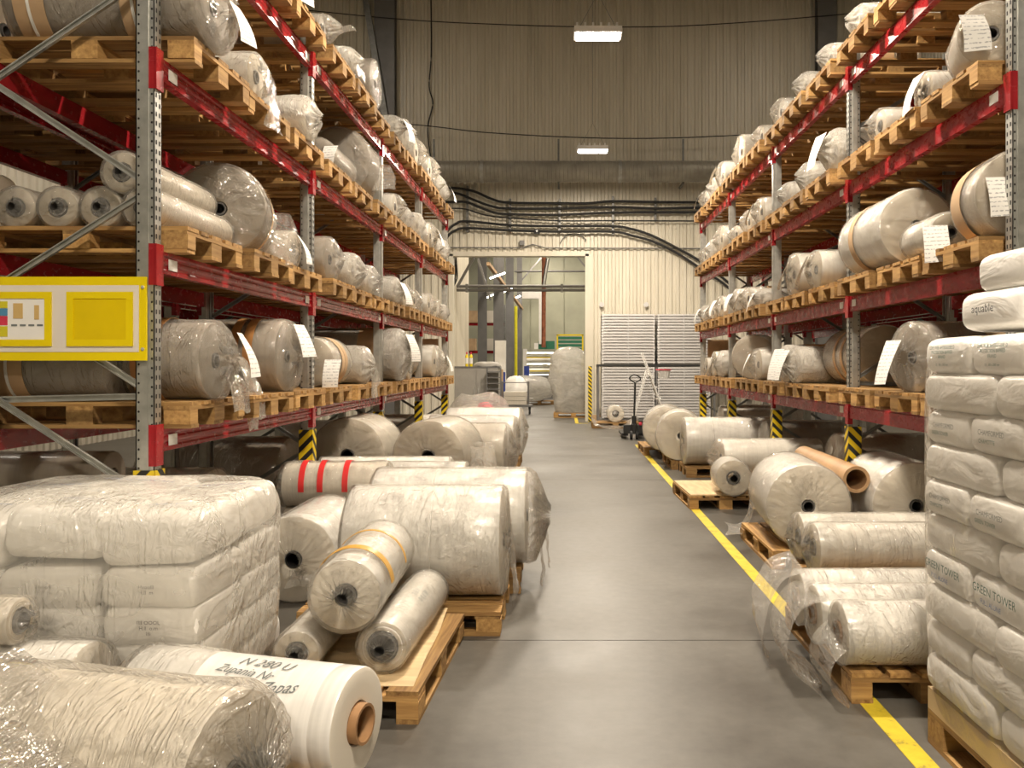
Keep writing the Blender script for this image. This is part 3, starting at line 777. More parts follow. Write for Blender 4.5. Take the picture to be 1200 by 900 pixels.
on_shelf(-1, L0, -2.45, 11.85, .27, .9, 'grey disc shaped roll with dark core on the lowest left shelf, third bay', 'y', film='film_grey', wrap='wrap', tagp=(.7, .3, 1))
on_shelf(-1, L0, -2.08, 13.6, .25, .8, 'pale roll with loose white flap in the farthest bay, lowest left shelf', film='film', wrap='wrap_milky', front=.12, loose=.03)
on_shelf(-1, L0, -2.12, 14.5, .22, .8, 'last roll at the far end of the lowest left shelf', film='film', wrap='wrap_milky', front=.1)
# left, second shelf
for i, (x, dz, lb) in enumerate([(-3.04, 0, 'first small clear roll from the picture edge, row of ends behind the left frame brace'), (-2.90+.095, 0, 'second small clear roll from the picture edge in the row behind the left frame'),
                             (-2.57, 0, 'third small clear roll from the picture edge in the row behind the left frame'), (-2.335, 0, 'small clear roll right beside the nearest left upright, end facing the viewer')]):
    on_shelf(-1, L1, x, 4.72, .112, 1.0, lb, 'y', film='film_warm', rc=.05, loose=.014, front=.03, wrap='wrap', group='small rolls ends out on the second left shelf')
roll('small clear roll lying on top of the row behind the left frame brace', (-2.45, 5.22, LV[1]+.146+.112+.195), YAWF, .112, 1.0, film='film_warm', rc=.05, loose=.014, group='small rolls ends out on the second left shelf')
on_shelf(-1, L1, -2.42, 5.78, .30, .62, 'large grey roll in crinkled clear plastic bulging over the second left shelf', 'y', yawj=.25, film='film_grey', wrap='wrap', loose=.03, front=.05, back=.06, bands=[(.12, .05, 'card')], tails=[(-.3, 1.0, .2, .1, -.4, .3)])
on_shelf(-1, L1, -2.14, 6.72, .145, .6, 'small roll with white tag flap on the second left shelf beside the big grey roll', film='film_warm', tagp=(0, .8, 1.1))
on_shelf(-1, L1, -2.15, 7.80, .20, .95, 'wrapped roll with wide cardboard sleeve on the second left shelf behind the second upright', film='film_grey', bands=[(-.05, .28, 'card')], wrap='wrap', front=.09, loose=.02)
on_shelf(-1, L1, -2.10, 8.45, .165, .9, 'white wrapped roll in torn milky plastic, second left shelf, second bay', film='film', wrap='wrap_milky', loose=.035, front=.1)
on_shelf(-1, L1, -2.12, 9.25, .15, .9, 'low roll in torn milky plastic near the third left upright, second shelf', film='film', wrap='wrap_milky', loose=.04, front=.1, tails=[(1, 0, .4, .1, -.2, .25)])
for i, (y, r) in enumerate([(10.6, .16), (11.3, .15), (12.0, .14), (13.3, .17), (13.95, .15), (14.8, .14)]):
    on_shelf(-1, L1, -2.12, y, r, .9, ['white wrapped roll', 'pale wrapped roll', 'low wrapped roll'][i % 3]+' on the second left shelf, %s, %s' % (['third bay', 'farthest bay'][i//3], ['nearest of three', 'middle of three', 'farthest of three'][i % 3]),
             film='film', wrap='wrap_milky', loose=.03, front=.09, bands=[(.1, .2, 'card')] if i % 2 else ())
# left, third shelf
on_shelf(-1, L2, -2.02, 4.90, .25, 1.05, 'big horizontal roll with cardboard corners and white straps on the third left shelf', film='film_grey', bands=[(-.36, .17, 'card'), (.18, .14, 'card')], straps=(-.36, .18), wrap='wrap', loose=.02, front=.09, tagp=(.2, .2, 1.2))
on_shelf(-1, L2, -2.10, 5.80, .155, .8, 'shiny roll with cardboard band and plastic hanging past the shelf, third left shelf', film='film', bands=[(-.02, .16, 'card')], straps=(-.02,), wrap='wrap', loose=.02, front=.07, tails=[(1, 0, .6, .12, -.46, .3)])
on_shelf(-1, L2, -2.05, 6.8, .16, .8, 'white wrapped roll hidden beside the second left upright, third shelf', film='film', wrap='wrap_milky', loose=.03, front=.08)
on_shelf(-1, L2, -2.33, 8.05, .17, .8, 'dark ended roll in front of the great disc on the third left shelf', 'y', film='film_grey', wrap='wrap', tagp=(.8, .5, 1.1))
on_shelf(-1, L2, -2.42, 9.05, .36, .55, 'great grey disc shaped roll on the third left shelf', 'y', film='film_grey', wrap='wrap', loose=.02, tails=[(-.6, 1, .2, .06, -.3, .25)])
for i, (y, r) in enumerate([(10.55, .15), (11.2, .13), (12.1, .17), (13.3, .2), (13.9, .13), (14.7, .17)]):
    on_shelf(-1, L2, -2.10, y, r, .85, ['white wrapped roll', 'small crumpled roll'][i % 2]+' on the third left shelf, %s, %s' % (['third bay', 'farthest bay'][i//3], ['nearest of three', 'middle of three', 'farthest of three'][i % 3]),
             film='film', wrap='wrap_milky', loose=.03, front=.1, bands=[(.1, .2, 'card')] if i in (3, 5) else ())
# left, top shelf
on_shelf(-1, L3, -2.30, 5.2, .3, .9, 'large roll at the near end of the top left shelf, mostly above the picture', film='film_grey', wrap='wrap')
on_shelf(-1, L3, -2.16, 6.75, .16, .8, 'white box shaped wrapped roll at the picture top above the second left upright', film='film_white', wrap='wrap', tagp=(0, .9, 1.3))
on_shelf(-1, L3, -2.12, 7.45, .12, .75, 'small roll with pointed plastic tuft on the top left shelf', film='film_grey', wrap='wrap', front=.13, tails=[(1, 0, .3, .3, -.05, .12)])
on_shelf(-1, L3, -2.08, 8.25, .12, .8, 'small crumpled roll on the top left shelf, before the grey disc', film='film', wrap='wrap_milky', loose=.04, front=.1, tails=[(1, 0, .3, .12, -.2, .3)])
on_shelf(-1, L3, -2.08, 9.35, .26, .5, 'grey roll with bright crinkled end standing out on the top left shelf', film='film_grey', wrap='wrap', front=.03)
for i, (y, r) in enumerate([(10.5, .12), (11.15, .19), (12.05, .18), (13.25, .2), (13.85, .14), (14.6, .15)]):
    on_shelf(-1, L3, -2.10, y, r, .8, ['white wrapped roll', 'crumpled wrapped roll'][i % 2]+' on the top left shelf, %s, %s' % (['third bay', 'farthest bay'][i//3], ['nearest of three', 'middle of three', 'farthest of three'][i % 3]),
             film='film', wrap='wrap_milky', loose=.03, front=.12, bands=[(-.1, .2, 'card')] if i == 2 else ())
# right, lowest shelf
on_shelf(1, L0, 2.52, 6.35, .255, 1.0, 'big round crinkled roll with paper tag on the lowest right shelf, nearest bay', film='film_grey', wrap='wrap', loose=.02, front=.06, bands=[(-.1, .3, 'card')], tagp=(-.5, .5, 1.6), yawj=.25)
on_shelf(1, L0, 2.56, 5.75, .17, .8, 'roll in cardboard with a hanging white strap beside the sack stack, lowest right shelf', film='film_warm', bands=[(.3, .25, 'card')], straps=(.42,))
on_shelf(1, L0, 3.02, 8.05, .285, 1.0, 'large roll with two tan bands and dark core behind the second right upright', 'y', film='film', wrap='wrap', bands=[(.12, .07, 'card'), (-.1, .07, 'card')])
on_shelf(1, L0, 2.52, 9.29, .19, .7, 'white roll with a long tag on the lowest right shelf beside the banded roll', film='film', wrap='wrap_milky', loose=.03, front=.1, tagp=(0, .9, 1.6))
on_shelf(1, L0, 2.54, 9.75, .21, .85, 'roll with tan cardboard and slanted paper tag on the lowest right shelf', film='film', wrap='wrap_milky', bands=[(.1, .3, 'card')], front=.08, tagp=(0, .8, 1.7))
on_shelf(1, L0, 2.54, 11.2, .20, .85, 'crumpled shiny roll in the third bay of the lowest right shelf', film='film', wrap='wrap', loose=.04, front=.1, tagp=(0, .7, 1.5), seg=28, nl=10)
on_shelf(1, L0, 2.74, 11.95, .31, .4, 'upright cream disc roll with tan rim, third bay, lowest right shelf', 'y', yawj=-.5, film='film_warm', bands=[(-.2, .1, 'card')])
on_shelf(1, L0, 2.52, 13.63, .21, .8, 'pale wrapped roll in the farthest bay of the lowest right shelf', film='film', wrap='wrap_milky', front=.1, tagp=(0, .6, 1.5))
on_shelf(1, L0, 2.54, 14.5, .21, .8, 'white roll in the middle of the farthest bay, lowest right shelf', film='film', wrap='wrap')
on_shelf(1, L0, 2.54, 15.3, .16, .8, 'last small roll at the far end of the lowest right shelf', film='film', wrap='wrap_milky')
# right, second shelf
on_shelf(1, L1, 2.72, 5.05, .255, .42, 'crinkled round roll with hanging tag beside the nearest right upright, second shelf', 'y', yawj=-.12, film='film_warm', wrap='wrap', loose=.02, front=.05, bands=[(-.2, .16, 'card')], tagp=(-.55, .35, 1.2))
on_shelf(1, L1, 2.58, 5.72, .13, .5, 'small shiny roll between the big white disc and the tagged roll, second right shelf', 'y', film='film', wrap='wrap', loose=.02, tagp=(-.9, .3, 1.25))
on_shelf(1, L1, 2.66, 6.45, .285, .95, 'biggest white roll with flat radial creased end on the second right shelf', 'y', film='film_white', wrap='wrap', loose=.012, bands=[(-.15, .1, 'card')], tails=[])
on_shelf(1, L1, 2.52, 8.55, .19, .9, 'shiny roll with cardboard sleeve and tag, second right shelf, second bay', film='film', wrap='wrap', bands=[(.0, .3, 'card')], front=.08, tagp=(0, .7, 1.6), loose=.02)
on_shelf(1, L1, 2.54, 9.45, .235, .85, 'taller white roll with wide tan cardboard back on the second right shelf', film='film', wrap='wrap', bands=[(-.05, .34, 'card')], front=.06, tagp=(0, .6, 1.5))
for i, (y, r) in enumerate([(11.0, .1), (11.8, .15), (12.5, .17), (13.8, .17), (14.6, .13), (15.4, .15)]):
    on_shelf(1, L1, 2.54, y, r, .85, ['low wrapped roll', 'white wrapped roll', 'pale wrapped roll'][i % 3]+' on the second right shelf, %s, %s' % (['third bay', 'farthest bay'][i//3], ['nearest of three', 'middle of three', 'farthest of three'][i % 3]),
             film='film', wrap='wrap_milky', loose=.03, front=.1, bands=[(.1, .2, 'card')] if i % 2 else (), tagp=(0, .6, 1.2))
# right, third shelf
on_shelf(1, L2, 2.62, 5.12, .19, .4, 'round roll with hanging tag high beside the nearest right upright, third shelf', 'y', yawj=-.3, film='film_warm', wrap='wrap', loose=.02, tagp=(-.6, .6, 1.2))
on_shelf(1, L2, 2.55, 6.05, .135, .8, 'small roll with large slanting tag and cardboard band, third right shelf', film='film', wrap='wrap', bands=[(.15, .2, 'card')], straps=(.2,), tagp=(0, .9, 1.35))
on_shelf(1, L2, 2.55, 6.9, .13, .8, 'small crumpled roll just right of the second right upright, third shelf', film='film', wrap='wrap', loose=.03, front=.08, bands=[(-.05, .2, 'card')])
on_shelf(1, L2, 2.52, 7.95, .19, .7, 'wrapped roll with a pointed white flap behind the second right upright, third shelf', film='film', wrap='wrap_milky', loose=.03, front=.12, tagp=(0, .8, 1.6))
for i, (y, r) in enumerate([(8.9, .15), (9.7, .13), (11.0, .17), (11.75, .16), (12.6, .12), (13.8, .22), (14.6, .17), (15.4, .15)]):
    on_shelf(1, L2, 2.54, y, r, .85, ['wrapped roll with cardboard band', 'white wrapped roll'][i % 2]+' on the third right shelf, %s, %s' % (['second bay', 'third bay', 'farthest bay'][0 if i < 2 else 1 if i < 5 else 2], ['nearest', 'farther', 'nearest', 'middle', 'farthest', 'nearest', 'middle', 'farthest'][i]),
             film='film', wrap='wrap_milky', loose=.03, front=.1, bands=[(.05, .22, 'card')] if i % 2 == 0 else ())
# right, top shelf
for i, (y, r, lb) in enumerate([(7.3, .13, 'low white roll at the picture top on the top right shelf, beside the second upright'), (8.15, .12, 'long low roll with cardboard band on the top right shelf'), (9.0, .13, 'low pale roll on the top right shelf, second bay'),
                               (10.0, .15, 'shiny roll with open crinkled end on the top right shelf before the third upright'), (11.0, .13, 'small crumpled roll on the top right shelf, third bay'),
                               (12.25, .24, 'tall pale roll with cardboard back standing out on the top right shelf'), (13.7, .22, 'tan and white roll on the top right shelf, farthest bay'), (14.5, .18, 'torn white roll on the top right shelf, farthest bay'), (15.4, .16, 'last white roll at the far end of the top right shelf')]):
    on_shelf(1, L3, 2.54, y, r, .8, lb, film='film', wrap='wrap' if i in (3, 5) else 'wrap_milky', loose=.03 if i != 5 else .01, front=.1, bands=[(-.05, .22, 'card')] if i in (1, 5, 6) else ())
on_shelf(1, L3, 2.7, 5.9, .2, .8, 'roll on the near end of the top right shelf, mostly above the picture', film='film', wrap='wrap')
# rolls on the rear racks, seen through the gaps
for side, Xr, Y0, sd in ((-1, 2.17+DEPTH+.2, 4.51, 'left'), (1, 2.56+DEPTH+.2, 4.88, 'right')):
    n = 0
    for b in range(4):
        for l in range(1, 3):
            for p in (0, 1):
                n += 1; y = Y0+.04+b*BAY+.62+p*1.35; r = .17+.05*((b+l+p) % 3)/2
                roll('roll on the %s rear rack, %s, %s, %s' % (sd, SH[l], BN[b], ['nearer one', 'farther one'][p]), (side*(Xr+.5), y, LV[l]+.146+r), 0, r, .9,
                     film='film_grey' if (b+p) % 2 else 'film_warm', wrap=None, seg=24, group='rolls on the %s rear rack' % sd)

# ---- cardboard sheets standing at the far end of both racks
for x0, x1, y, lb in ((-3.05, -2.28, 15.35, 'brown cardboard sheet standing at the far end of the left rack, lowest shelf'), (2.66, 3.45, 16.0-.1, 'brown cardboard sheet standing at the far end of the right rack, lowest shelf')):
    m = MB(); m.bb(x0, x1, y, y+.012, LV[0]+.146, 2.06)
    for k in range(6): m.bb(x0+.06+k*.12, x0+.064+k*.12, y-.002, y, LV[0]+.16, 2.05)
    tag(m.build('cardboard_sheet', M['card']), lb, 'cardboard')

# ---- under the racks
G = 'big rolls stored under the racks'
roll('huge grey roll in clear plastic under the left rack behind the guard post', (-3.18, 7.93, .46), 0, .46, 1.25, film='film_grey', wrap='wrap', loose=.02, front=.06, group=G)
roll('thick brown ended roll under the left rack behind the first frame', (-3.5, 5.30, .76+.152), 0, .15, 1.4, film='film_grey', wrap=None, group=G, rc=.04)
m_ = None
for i, (x, y, r, L, lb) in enumerate([(-3.25, 5.32, .38, 1.3, 'grey wrapped roll under the first left bay, nearest'), (-3.1, 6.98, .20, 1.2, 'low tan roll lying before the huge grey roll under the left rack'),
      (-3.2, 6.22, .42, 1.3, 'second grey wrapped roll under the first left bay'), (-3.2, 11.5, .42, 1.3, 'pale roll under the third left bay'), (-2.62, 13.6, .40, 1.3, 'white roll under the farthest left bay'), (-3.2, 14.7, .3, 1.2, 'white roll at the far end under the left rack')]):
    roll(lb, (x, y, r+.0), 0, r, L, film='film_grey' if i < 2 else 'film', wrap='wrap' if i != 1 else None, group=G, seg=36)
for i, (x, y, r, L, f, lb) in enumerate([(3.72, 6.0, .40, 1.2, 'film_grey', 'dark wrapped roll under the nearest right bay'), (3.88, 7.1, .34, 1.2, 'film_warm', 'wrapped roll under the right rack beside the second upright'), (3.3, 8.6, .45, 1.1, 'film_warm', 'big tan disc ended roll under the second right bay'), (3.97, 9.7, .38, 1.1, 'film_grey', 'grey roll in loose plastic under the second right bay'),
     (3.3, 11.5, .42, 1.2, 'film_grey', 'big dull roll behind the third right guard post'), (3.88, 12.5, .33, 1.2, 'film', 'wrapped roll under the third right bay, far side'), (3.5, 14.6, .45, 1.3, 'film_white', 'white roll under the farthest right bay'), (3.5, 15.6, .42, 1.3, 'film_white', 'white roll at the far end under the right rack')]):
    roll(lb, (x, y, r), PI, r, L, film=f, wrap='wrap', group=G, seg=36, loose=.02)
# ------------------------------------------------------------------ floor pallets and rolls
GP = 'pallets standing on the floor'
GL = 'rolls on the floor left of the aisle'; GR = 'rolls on the floor right of the aisle'
T = .146
# left
pallet(-1.42, 3.0, 0, 0, 'wooden pallet under the bare roll with brown core, bottom left', GP)
pallet(-1.48, 2.17, 0, 0, 'wooden pallet under the plastic wrapped roll in the bottom left corner', GP)
pallet(-1.02, 4.41, 0, PI/2-.05, 'wooden pallet carrying the roll with yellow tape, left of the aisle', GP)
pallet(-.98, 5.42, 0, 0, 'wooden pallet under the big white double roll, left of the aisle', GP)
pallet(-.92, 6.34, 0, .02, 'wooden pallet behind the big white double roll', GP)
for k in (0, 1):
    pallet(-2.20, 9.05, k*.144, PI/2, 'wooden pallet below the left grey disc roll, %s of two' % ['lower', 'upper'][k], GP, False)
    pallet(-1.30, 9.0, k*.144, PI/2, 'wooden pallet below the creased disc roll nearest the aisle, %s of two' % ['lower', 'upper'][k], GP, False)
pallet(-1.35, 10.75, 0, 0, 'wooden pallet with a corner showing beside the left yellow line', GP, False)
pallet(-1.30, 12.2, 0, 0, 'wooden pallet behind, its end showing by the left line', GP, False)
pallet(-1.30, 13.6, 0, 0, 'wooden pallet farthest up the left side of the aisle', GP, False)
# cardboard slip sheet
m = MB(); V = np.zeros((8, 6, 3))
for i in range(8):
    for j in range(6): V[i, j] = (-1.36+j*.135, 3.86+i*.16, T+.004+.012*max(0, i-5)*(j/5)+.006*math.sin(i*1.3+j))
m.grid(V); m2 = MB(); m2.grid(V[:, ::-1]-np.array((0, 0, .004))); m.add(m2.v[0], m2.f)
o = m.build('cardboard_sheet', M['board']); o.rotation_euler.z = 0; tag(o, 'thin tan board with a lifted corner on the pallet with the yellow taped roll', 'cardboard')

# foreground left rolls
R1 = roll('bare glossy white roll with brown cardboard core and handwriting, bottom left foreground', (-1.155, 3.12, T+.192), -.27, .19, .89, wrap=None, film='film_white', core='core', rc=.072, core_out=.028, group=GL, seg=72, cuts=[.9])
w_ = wrap_mesh(.19, .3, .07, 56, 10, 77, M['wrap'], .01, .05, .012)
link('plastic_wrap', w_, R1, (-.30, 0, 0))
R2 = roll('big roll in loose crinkled plastic with grey end, bottom left corner', (-1.50, 2.60, T+.252), -.24, .25, 1.12, wrap='wrap', film='film_warm', core='core_grey', rc=.055, group=GL, seg=72, nl=30, loose=.035, front=.07, back=.05)
R3 = roll('wrapped white roll with taped edge at the left picture border', (-2.23, 3.19, T+.207), .0, .205, .9, wrap='wrap', film='film_white', group=GL, seg=56, nl=22, loose=.02, front=.05)
R4 = roll('small pale roll at the left picture border, lying on the taped white roll', (-2.42, 3.17, T+.414+.088), .0, .085, .8, wrap='wrap', film='film_warm', group=GL, seg=48, nl=16)
pallet(-2.66, 3.0, 0, 0, 'wooden pallet hidden under the rolls at the left picture border', GP, False)
# creased sheet draped between the rolls
o = link('loose_plastic', sheet_mesh('loose_plastic', M['wrap_sheet'], [(-.35, -.08, .51), (-.15, -.16, .48), (.1, -.24, .40), (.45, -.29, .25)], .36, 31, .03, n=40, m_=20, spread=(1, 1.0), side=(.2, .5, .1), freq=5), R2, (0, 0, 0))
# taped roll and neighbours
R5 = roll('clear wrapped roll with yellow tape lying on top of two rolls', (-1.035, 4.46, T+.12*2-.018+.113+.045), YAWF+.03, .165, .98, wrap='wrap', film='film_white', rc=.05, group=GL, seg=60, nl=26, loose=.022, front=.08, bands=[(.30, .07, 'ytape'), (-.12, .03, 'ytape')])
R6 = roll('wrapped roll with dark crinkled core end on the pallet edge nearest the aisle', (-.835, 4.52, T+.122), YAWF-.05, .12, 1.0, wrap='wrap', film='film', rc=.072, group=GL, seg=56, nl=24, loose=.015, front=.05)
R7 = roll('small wrapped roll peeking out under the yellow taped roll, left side', (-1.25, 4.45, T+.107), YAWF+.0, .105, .95, wrap='wrap', film='film', rc=.05, group=GL, seg=48, nl=18, loose=.015)
# big double roll
R8 = roll('biggest white roll, two winds side by side, on the left of the aisle', (-.865, 5.42, T+.342), 0, .34, .95, wrap='wrap', film='film_white', group=GL, seg=80, nl=26, loose=.008, front=.03, cuts=[.56], tails=[(1, .5, .3, .06, -.55, .35)])
R8b = roll('white roll right behind the biggest double roll, plastic end towards the aisle', (-.83, 6.30, T+.342), 0, .34, 1.10, wrap='wrap', film='film_white', group=GL, seg=64, nl=22, loose=.02, front=.12, cuts=[.4], tails=[(1, -.2, .4, .12, -.60, .4), (1, .5, 0, .16, -.42, .3)])
R9 = roll('roll with dark core and creased grey end behind the sack stack', (-1.82, 6.17, .292), YAWF-.0, .29, .9, wrap='wrap', film='film_white', rc=.055, core='dark', group=GL, seg=64, nl=24, loose=.02, front=.05, tails=[(1, .6, -.2, .12, -.1, .5)])
R10 = roll('clear wrapped roll with three red tape stripes, left of the aisle', (-1.86, 6.98, .622), .04, .175, .82, wrap='wrap', film='film_warm', group=GL, seg=48, nl=18, loose=.02, front=.05, back=.06, bands=[(-.30, .045, 'rtape'), (-.12, .045, 'rtape'), (.12, .045, 'rtape')])
R10b = roll('grey roll below the red striped roll', (-1.82, 6.98, .222), 0, .222, .9, wrap=None, film='film_grey', group=GL)
R11 = roll('long thin white roll lying before the two grey discs, upper one', (-1.62, 7.72, .66), .05, .10, 1.15, wrap='wrap', film='film_white', group=GL, seg=36)
R11b = roll('long thin white roll just below the upper thin one', (-1.50, 7.51, .64), .04, .10, 1.25, wrap='wrap', film='film_white', group=GL, seg=36)
R11c = roll('grey roll carrying the long thin white rolls', (-1.50, 7.61, .26), 0, .258, 1.25, wrap=None, film='film_grey', group=GL)
R12 = roll('left one of the two big grey discs facing the viewer', (-2.17, 8.98, .29+.385), YAWF-.05, .382, .78, wrap='wrap', film='film_warm', core='dark', rc=.07, group=GL, seg=64, nl=18, loose=.014)
R13 = roll('right one of the two big grey discs, nearest the aisle', (-1.32, 9.0, .29+.372), YAWF-.15, .370, .78, wrap='wrap', film='film_warm', core='dark', rc=.07, group=GL, seg=64, nl=18, loose=.014, tails=[(-.2, .95, .3, .02, -.75, .5), (.3, .97, .2, .02, -.78, .5)])
R14 = roll('cream roll in crinkled plastic directly behind the right grey disc', (-1.32, 10.75, .146+.355), 0, .35, 1.15, wrap='wrap', film='film_warm', group=GL, seg=48, nl=16, loose=.03, front=.1, tails=[(1, 0, 0, .1, -.5, .5)])
R15 = roll('white roll with round wrapped end, fifth row up the left aisle side', (-1.32, 12.2, .146+.36), 0, .355, 1.2, wrap='wrap', film='film_white', group=GL, seg=40, loose=.02, front=.06)
R16 = roll('white roll farthest up the left side, nearest the cart', (-1.30, 13.7, .146+.38), 0, .375, 1.15, wrap='wrap', film='film_white', group=GL, seg=40, loose=.02, front=.1)
R18 = roll('grey domed roll end in front of the farthest left rolls', (-2.45, 12.42, .26), YAWF, .26, .5, wrap='wrap', film='film_warm', group=GL, seg=36)

# right
pallet(1.75, 4.62, 0, PI/2, 'wooden pallet under the three small white rolls, its corner on the yellow line', GP)
pallet(2.30, 6.0, 0, 0, 'wooden pallet under the two wrapped rolls beside the sack stack', GP)
pallet(2.02, 7.26, 0, PI/2, 'wooden pallet under the great round roll on the right', GP)
pallet(2.85, 7.04, 0, PI/2, 'wooden pallet under the second great round roll by the rack', GP, False)
pallet(1.76, 10.02, 0, PI/2+.03, 'half empty pallet with a plywood top in the middle of the right side', GP)
m = MB(); m.box((0, 0, .008), (1.16, .78, .014)); o = m.build('plywood_sheet', M['board'], None, False, (1.76, 10.02, .1455), (0, 0, PI/2+.03)); tag(o, 'tan plywood sheet covering the half empty pallet', 'board')
pallet(2.79, 10.06, 0, 0, 'wooden pallet under the long wrapped roll near the third right upright', GP, False)
pallet(2.79, 10.06, .144, 0, 'upper wooden pallet under the long wrapped roll near the third right upright', GP, False)
pallet(2.32, 12.45, 0, 0, 'wooden pallet at the front of the far right roll group', GP, False)
pallet(2.02, 13.55, 0, PI/2, 'wooden pallet second in the far right roll group', GP, False)
pallet(1.78, 15.55, 0, PI/2, 'wooden pallet last in the far right roll group, by the pallet truck', GP, False)
for i, (y, x0, lb) in enumerate([(4.15, 1.33, 'front one of three small white rolls on the right pallet'), (4.47, 1.30, 'middle one of three small white rolls on the right pallet'), (4.79, 1.30, 'rear one of three small white rolls on the right pallet, printed top')]):
    roll(lb, (x0+.46, y, T+.151), PI+.01*i, .15, .92, wrap='wrap', film='film_white', rc=.055, core='core', group=GR, seg=56, nl=20, loose=.007, front=.012)
root = empty('loose_plastic_bag', (1.3, 4.5, .0), 0, 'clear plastic bag spilling from the three small rolls over the yellow line', 'plastic')
for i, (p, wd, sd) in enumerate([([(.05, .45, .46), (-.10, .42, .40), (-.22, .30, .20), (-.20, .15, .03)], .55, (.1, 1, 0)), ([(.05, 0, .42), (-.12, -.02, .36), (-.20, -.10, .15), (-.05, -.2, .02)], .5, (.1, 1, 0)), ([(.04, -.35, .30), (-.06, -.38, .22), (-.07, -.38, .10), (.02, -.38, .02)], .3, (0, 1, .2))]):
    link('loose_plastic', sheet_mesh('loose_plastic', M['wrap_sheet'], p, wd, 50+i, .035, n=34, m_=18, side=sd, freq=8), root)
roll('front one of the two wrapped rolls level with the sack stack top half', (2.24, 5.98, T+.172), PI, .17, 1.0, wrap='wrap', film='film', rc=.06, group=GR, seg=56, nl=20, loose=.012, front=.05)
roll('rear one of the two wrapped rolls level with the sack stack', (2.24, 6.36, T+.172), PI, .17, 1.0, wrap='wrap', film='film', rc=.06, group=GR, seg=48, nl=18, loose=.012, front=.06)
roll('great round roll with creased end below the kraft tube, right side', (1.96, 7.22, T+.332), YAWF-.08, .33, .98, wrap='wrap', film='film_white', rc=.05, group=GR, seg=80, nl=26, loose=.012, front=.03, back=.02)
roll('second great round roll by the rack, partly behind the sacks', (2.77, 7.13, T+.345), YAWF-.04, .34, .9, wrap='wrap', film='film_white', rc=.05, group=GR, seg=64, nl=22, loose=.012, front=.03)
# kraft tube
root = empty('cardboard_tube', (2.37, 7.70, .566), YAWF-.03, 'empty brown cardboard tube lying across the tops of the great rolls', 'tube')
m = MB(); m.lathe([(-.84, .082), (-.84, .108), (.84, .108), (.84, .082)], 48, 'x', (0, 0, .108), closed=True); m.build('tube_wall', M['kraft'], root, True)
m = MB(); m.lathe([(-.3, .081), (.8, .081)], 32, 'x', (0, 0, .108)); 
for i, xx in enumerate((-.4, .1, .45)):
    link('tape_strip', band_mesh(.108, xx, .05, 'tape_strip', M['tape'], .6, 1.5, .001, 10), root)
roll('short roll with grey crinkled core on the half empty pallet', (1.86, 9.58, T+.010+.197), YAWF-.05, .195, .44, wrap='wrap', film='film', rc=.075, core='dark', group=GR, seg=56, nl=18, loose=.014, front=.03)
roll('long low wrapped roll behind the great round roll, right side', (2.42, 10.08, .29+.215), PI, .21, 1.15, wrap='wrap', film='film', group=GR, seg=48, nl=18, loose=.02, front=.12)
o = link('loose_plastic', sheet_mesh('loose_plastic', M['wrap_sheet'], [(1.88, 8.35, .55), (1.80, 8.2, .30), (1.68, 8.05, .06), (1.50, 8.0, .03)], .7, 71, .05, n=34, m_=18, side=(.2, 1, 0), freq=8), None)
tag(o, 'crumpled clear plastic lying on the floor beside the great round roll', 'plastic')
roll('wide white roll with seam, front of the far right group', (2.38, 12.4, T+.342), PI-.02, .34, 1.30, wrap='wrap', film='film_white', group=GR, seg=56, nl=16, loose=.01, front=.03, cuts=[.7])
roll('white roll with round creased end facing the viewer, far right group', (1.80, 13.35, T+.372), YAWF-.12, .37, .85, wrap='wrap', film='film_white', group=GR, seg=56, nl=16, loose=.012)
roll('white roll behind the round ended one, far right group', (1.72, 14.75, T+.372), YAWF-.10, .37, .8, wrap='wrap', film='film_white', group=GR, seg=48)
roll('cream topped roll farthest back in the far right group', (1.90, 15.85, T+.352), YAWF-.1, .35, .7, wrap='wrap', film='film_warm', group=GR, seg=40)
roll('white roll next to the rack in the far right group', (2.52, 14.68, .30), YAWF+.0, .30, .9, wrap='wrap', film='film_white', group=GR, seg=40)
m = MB(); m.bb(1.98, 2.52, 13.9, 14.7, 0, .1)
roll('low white roll before the farthest right guard post', (2.56, 15.62, .28), YAWF, .28, .8, wrap='wrap', film='film_white', group=GR, seg=40)

# ------------------------------------------------------------------ handwriting
def text_obj(body, size, mat_, parent, fn, name='lettering', shear=0, res=2):
    cu = bpy.data.curves.new(name, 'FONT'); cu.body = body; cu.size = size; cu.align_x = 'CENTER'; cu.align_y = 'CENTER'; cu.shear = shear; cu.resolution_u = res
    t = bpy.data.objects.new(name, cu); COL.objects.link(t)
    dg = bpy.context.evaluated_depsgraph_get(); me0 = t.evaluated_get(dg).to_mesh()
    vs = [fn(v.co.x, v.co.y) for v in me0.vertices]; fs = [tuple(p.vertices) for p in me0.polygons]
    t.evaluated_get(dg).to_mesh_clear(); bpy.data.objects.remove(t); bpy.data.curves.remove(cu)
    me = bpy.data.meshes.new(name); me.from_pydata(vs, [], fs); me.materials.append(mat_); me.update()
    return link(name, me, parent)
def on_cyl(r, x0, th0, off=.0035, rot=0):
    """writing runs along the roll; seen from the side of -y; th measured from the top towards -y"""
    def fn(u, v):
        uu = u*math.cos(rot)-v*math.sin(rot); vv = u*math.sin(rot)+v*math.cos(rot)
        th = th0-vv/r
        return (x0+uu, -(r+off)*math.sin(th), r+(r+off)*math.cos(th))
    return fn
text_obj('N 280 U', .062, M['ink_grey'], R1, on_cyl(.19, .10, .20, rot=-.06), 'handwriting', .3)
text_obj('Zupania Nr', .050, M['ink_grey'], R1, on_cyl(.19, .04, .46, rot=-.08), 'handwriting', .5)
text_obj('Zapas', .060, M['ink_grey'], R1, on_cyl(.19, .20, .72, rot=.12), 'handwriting', .6)
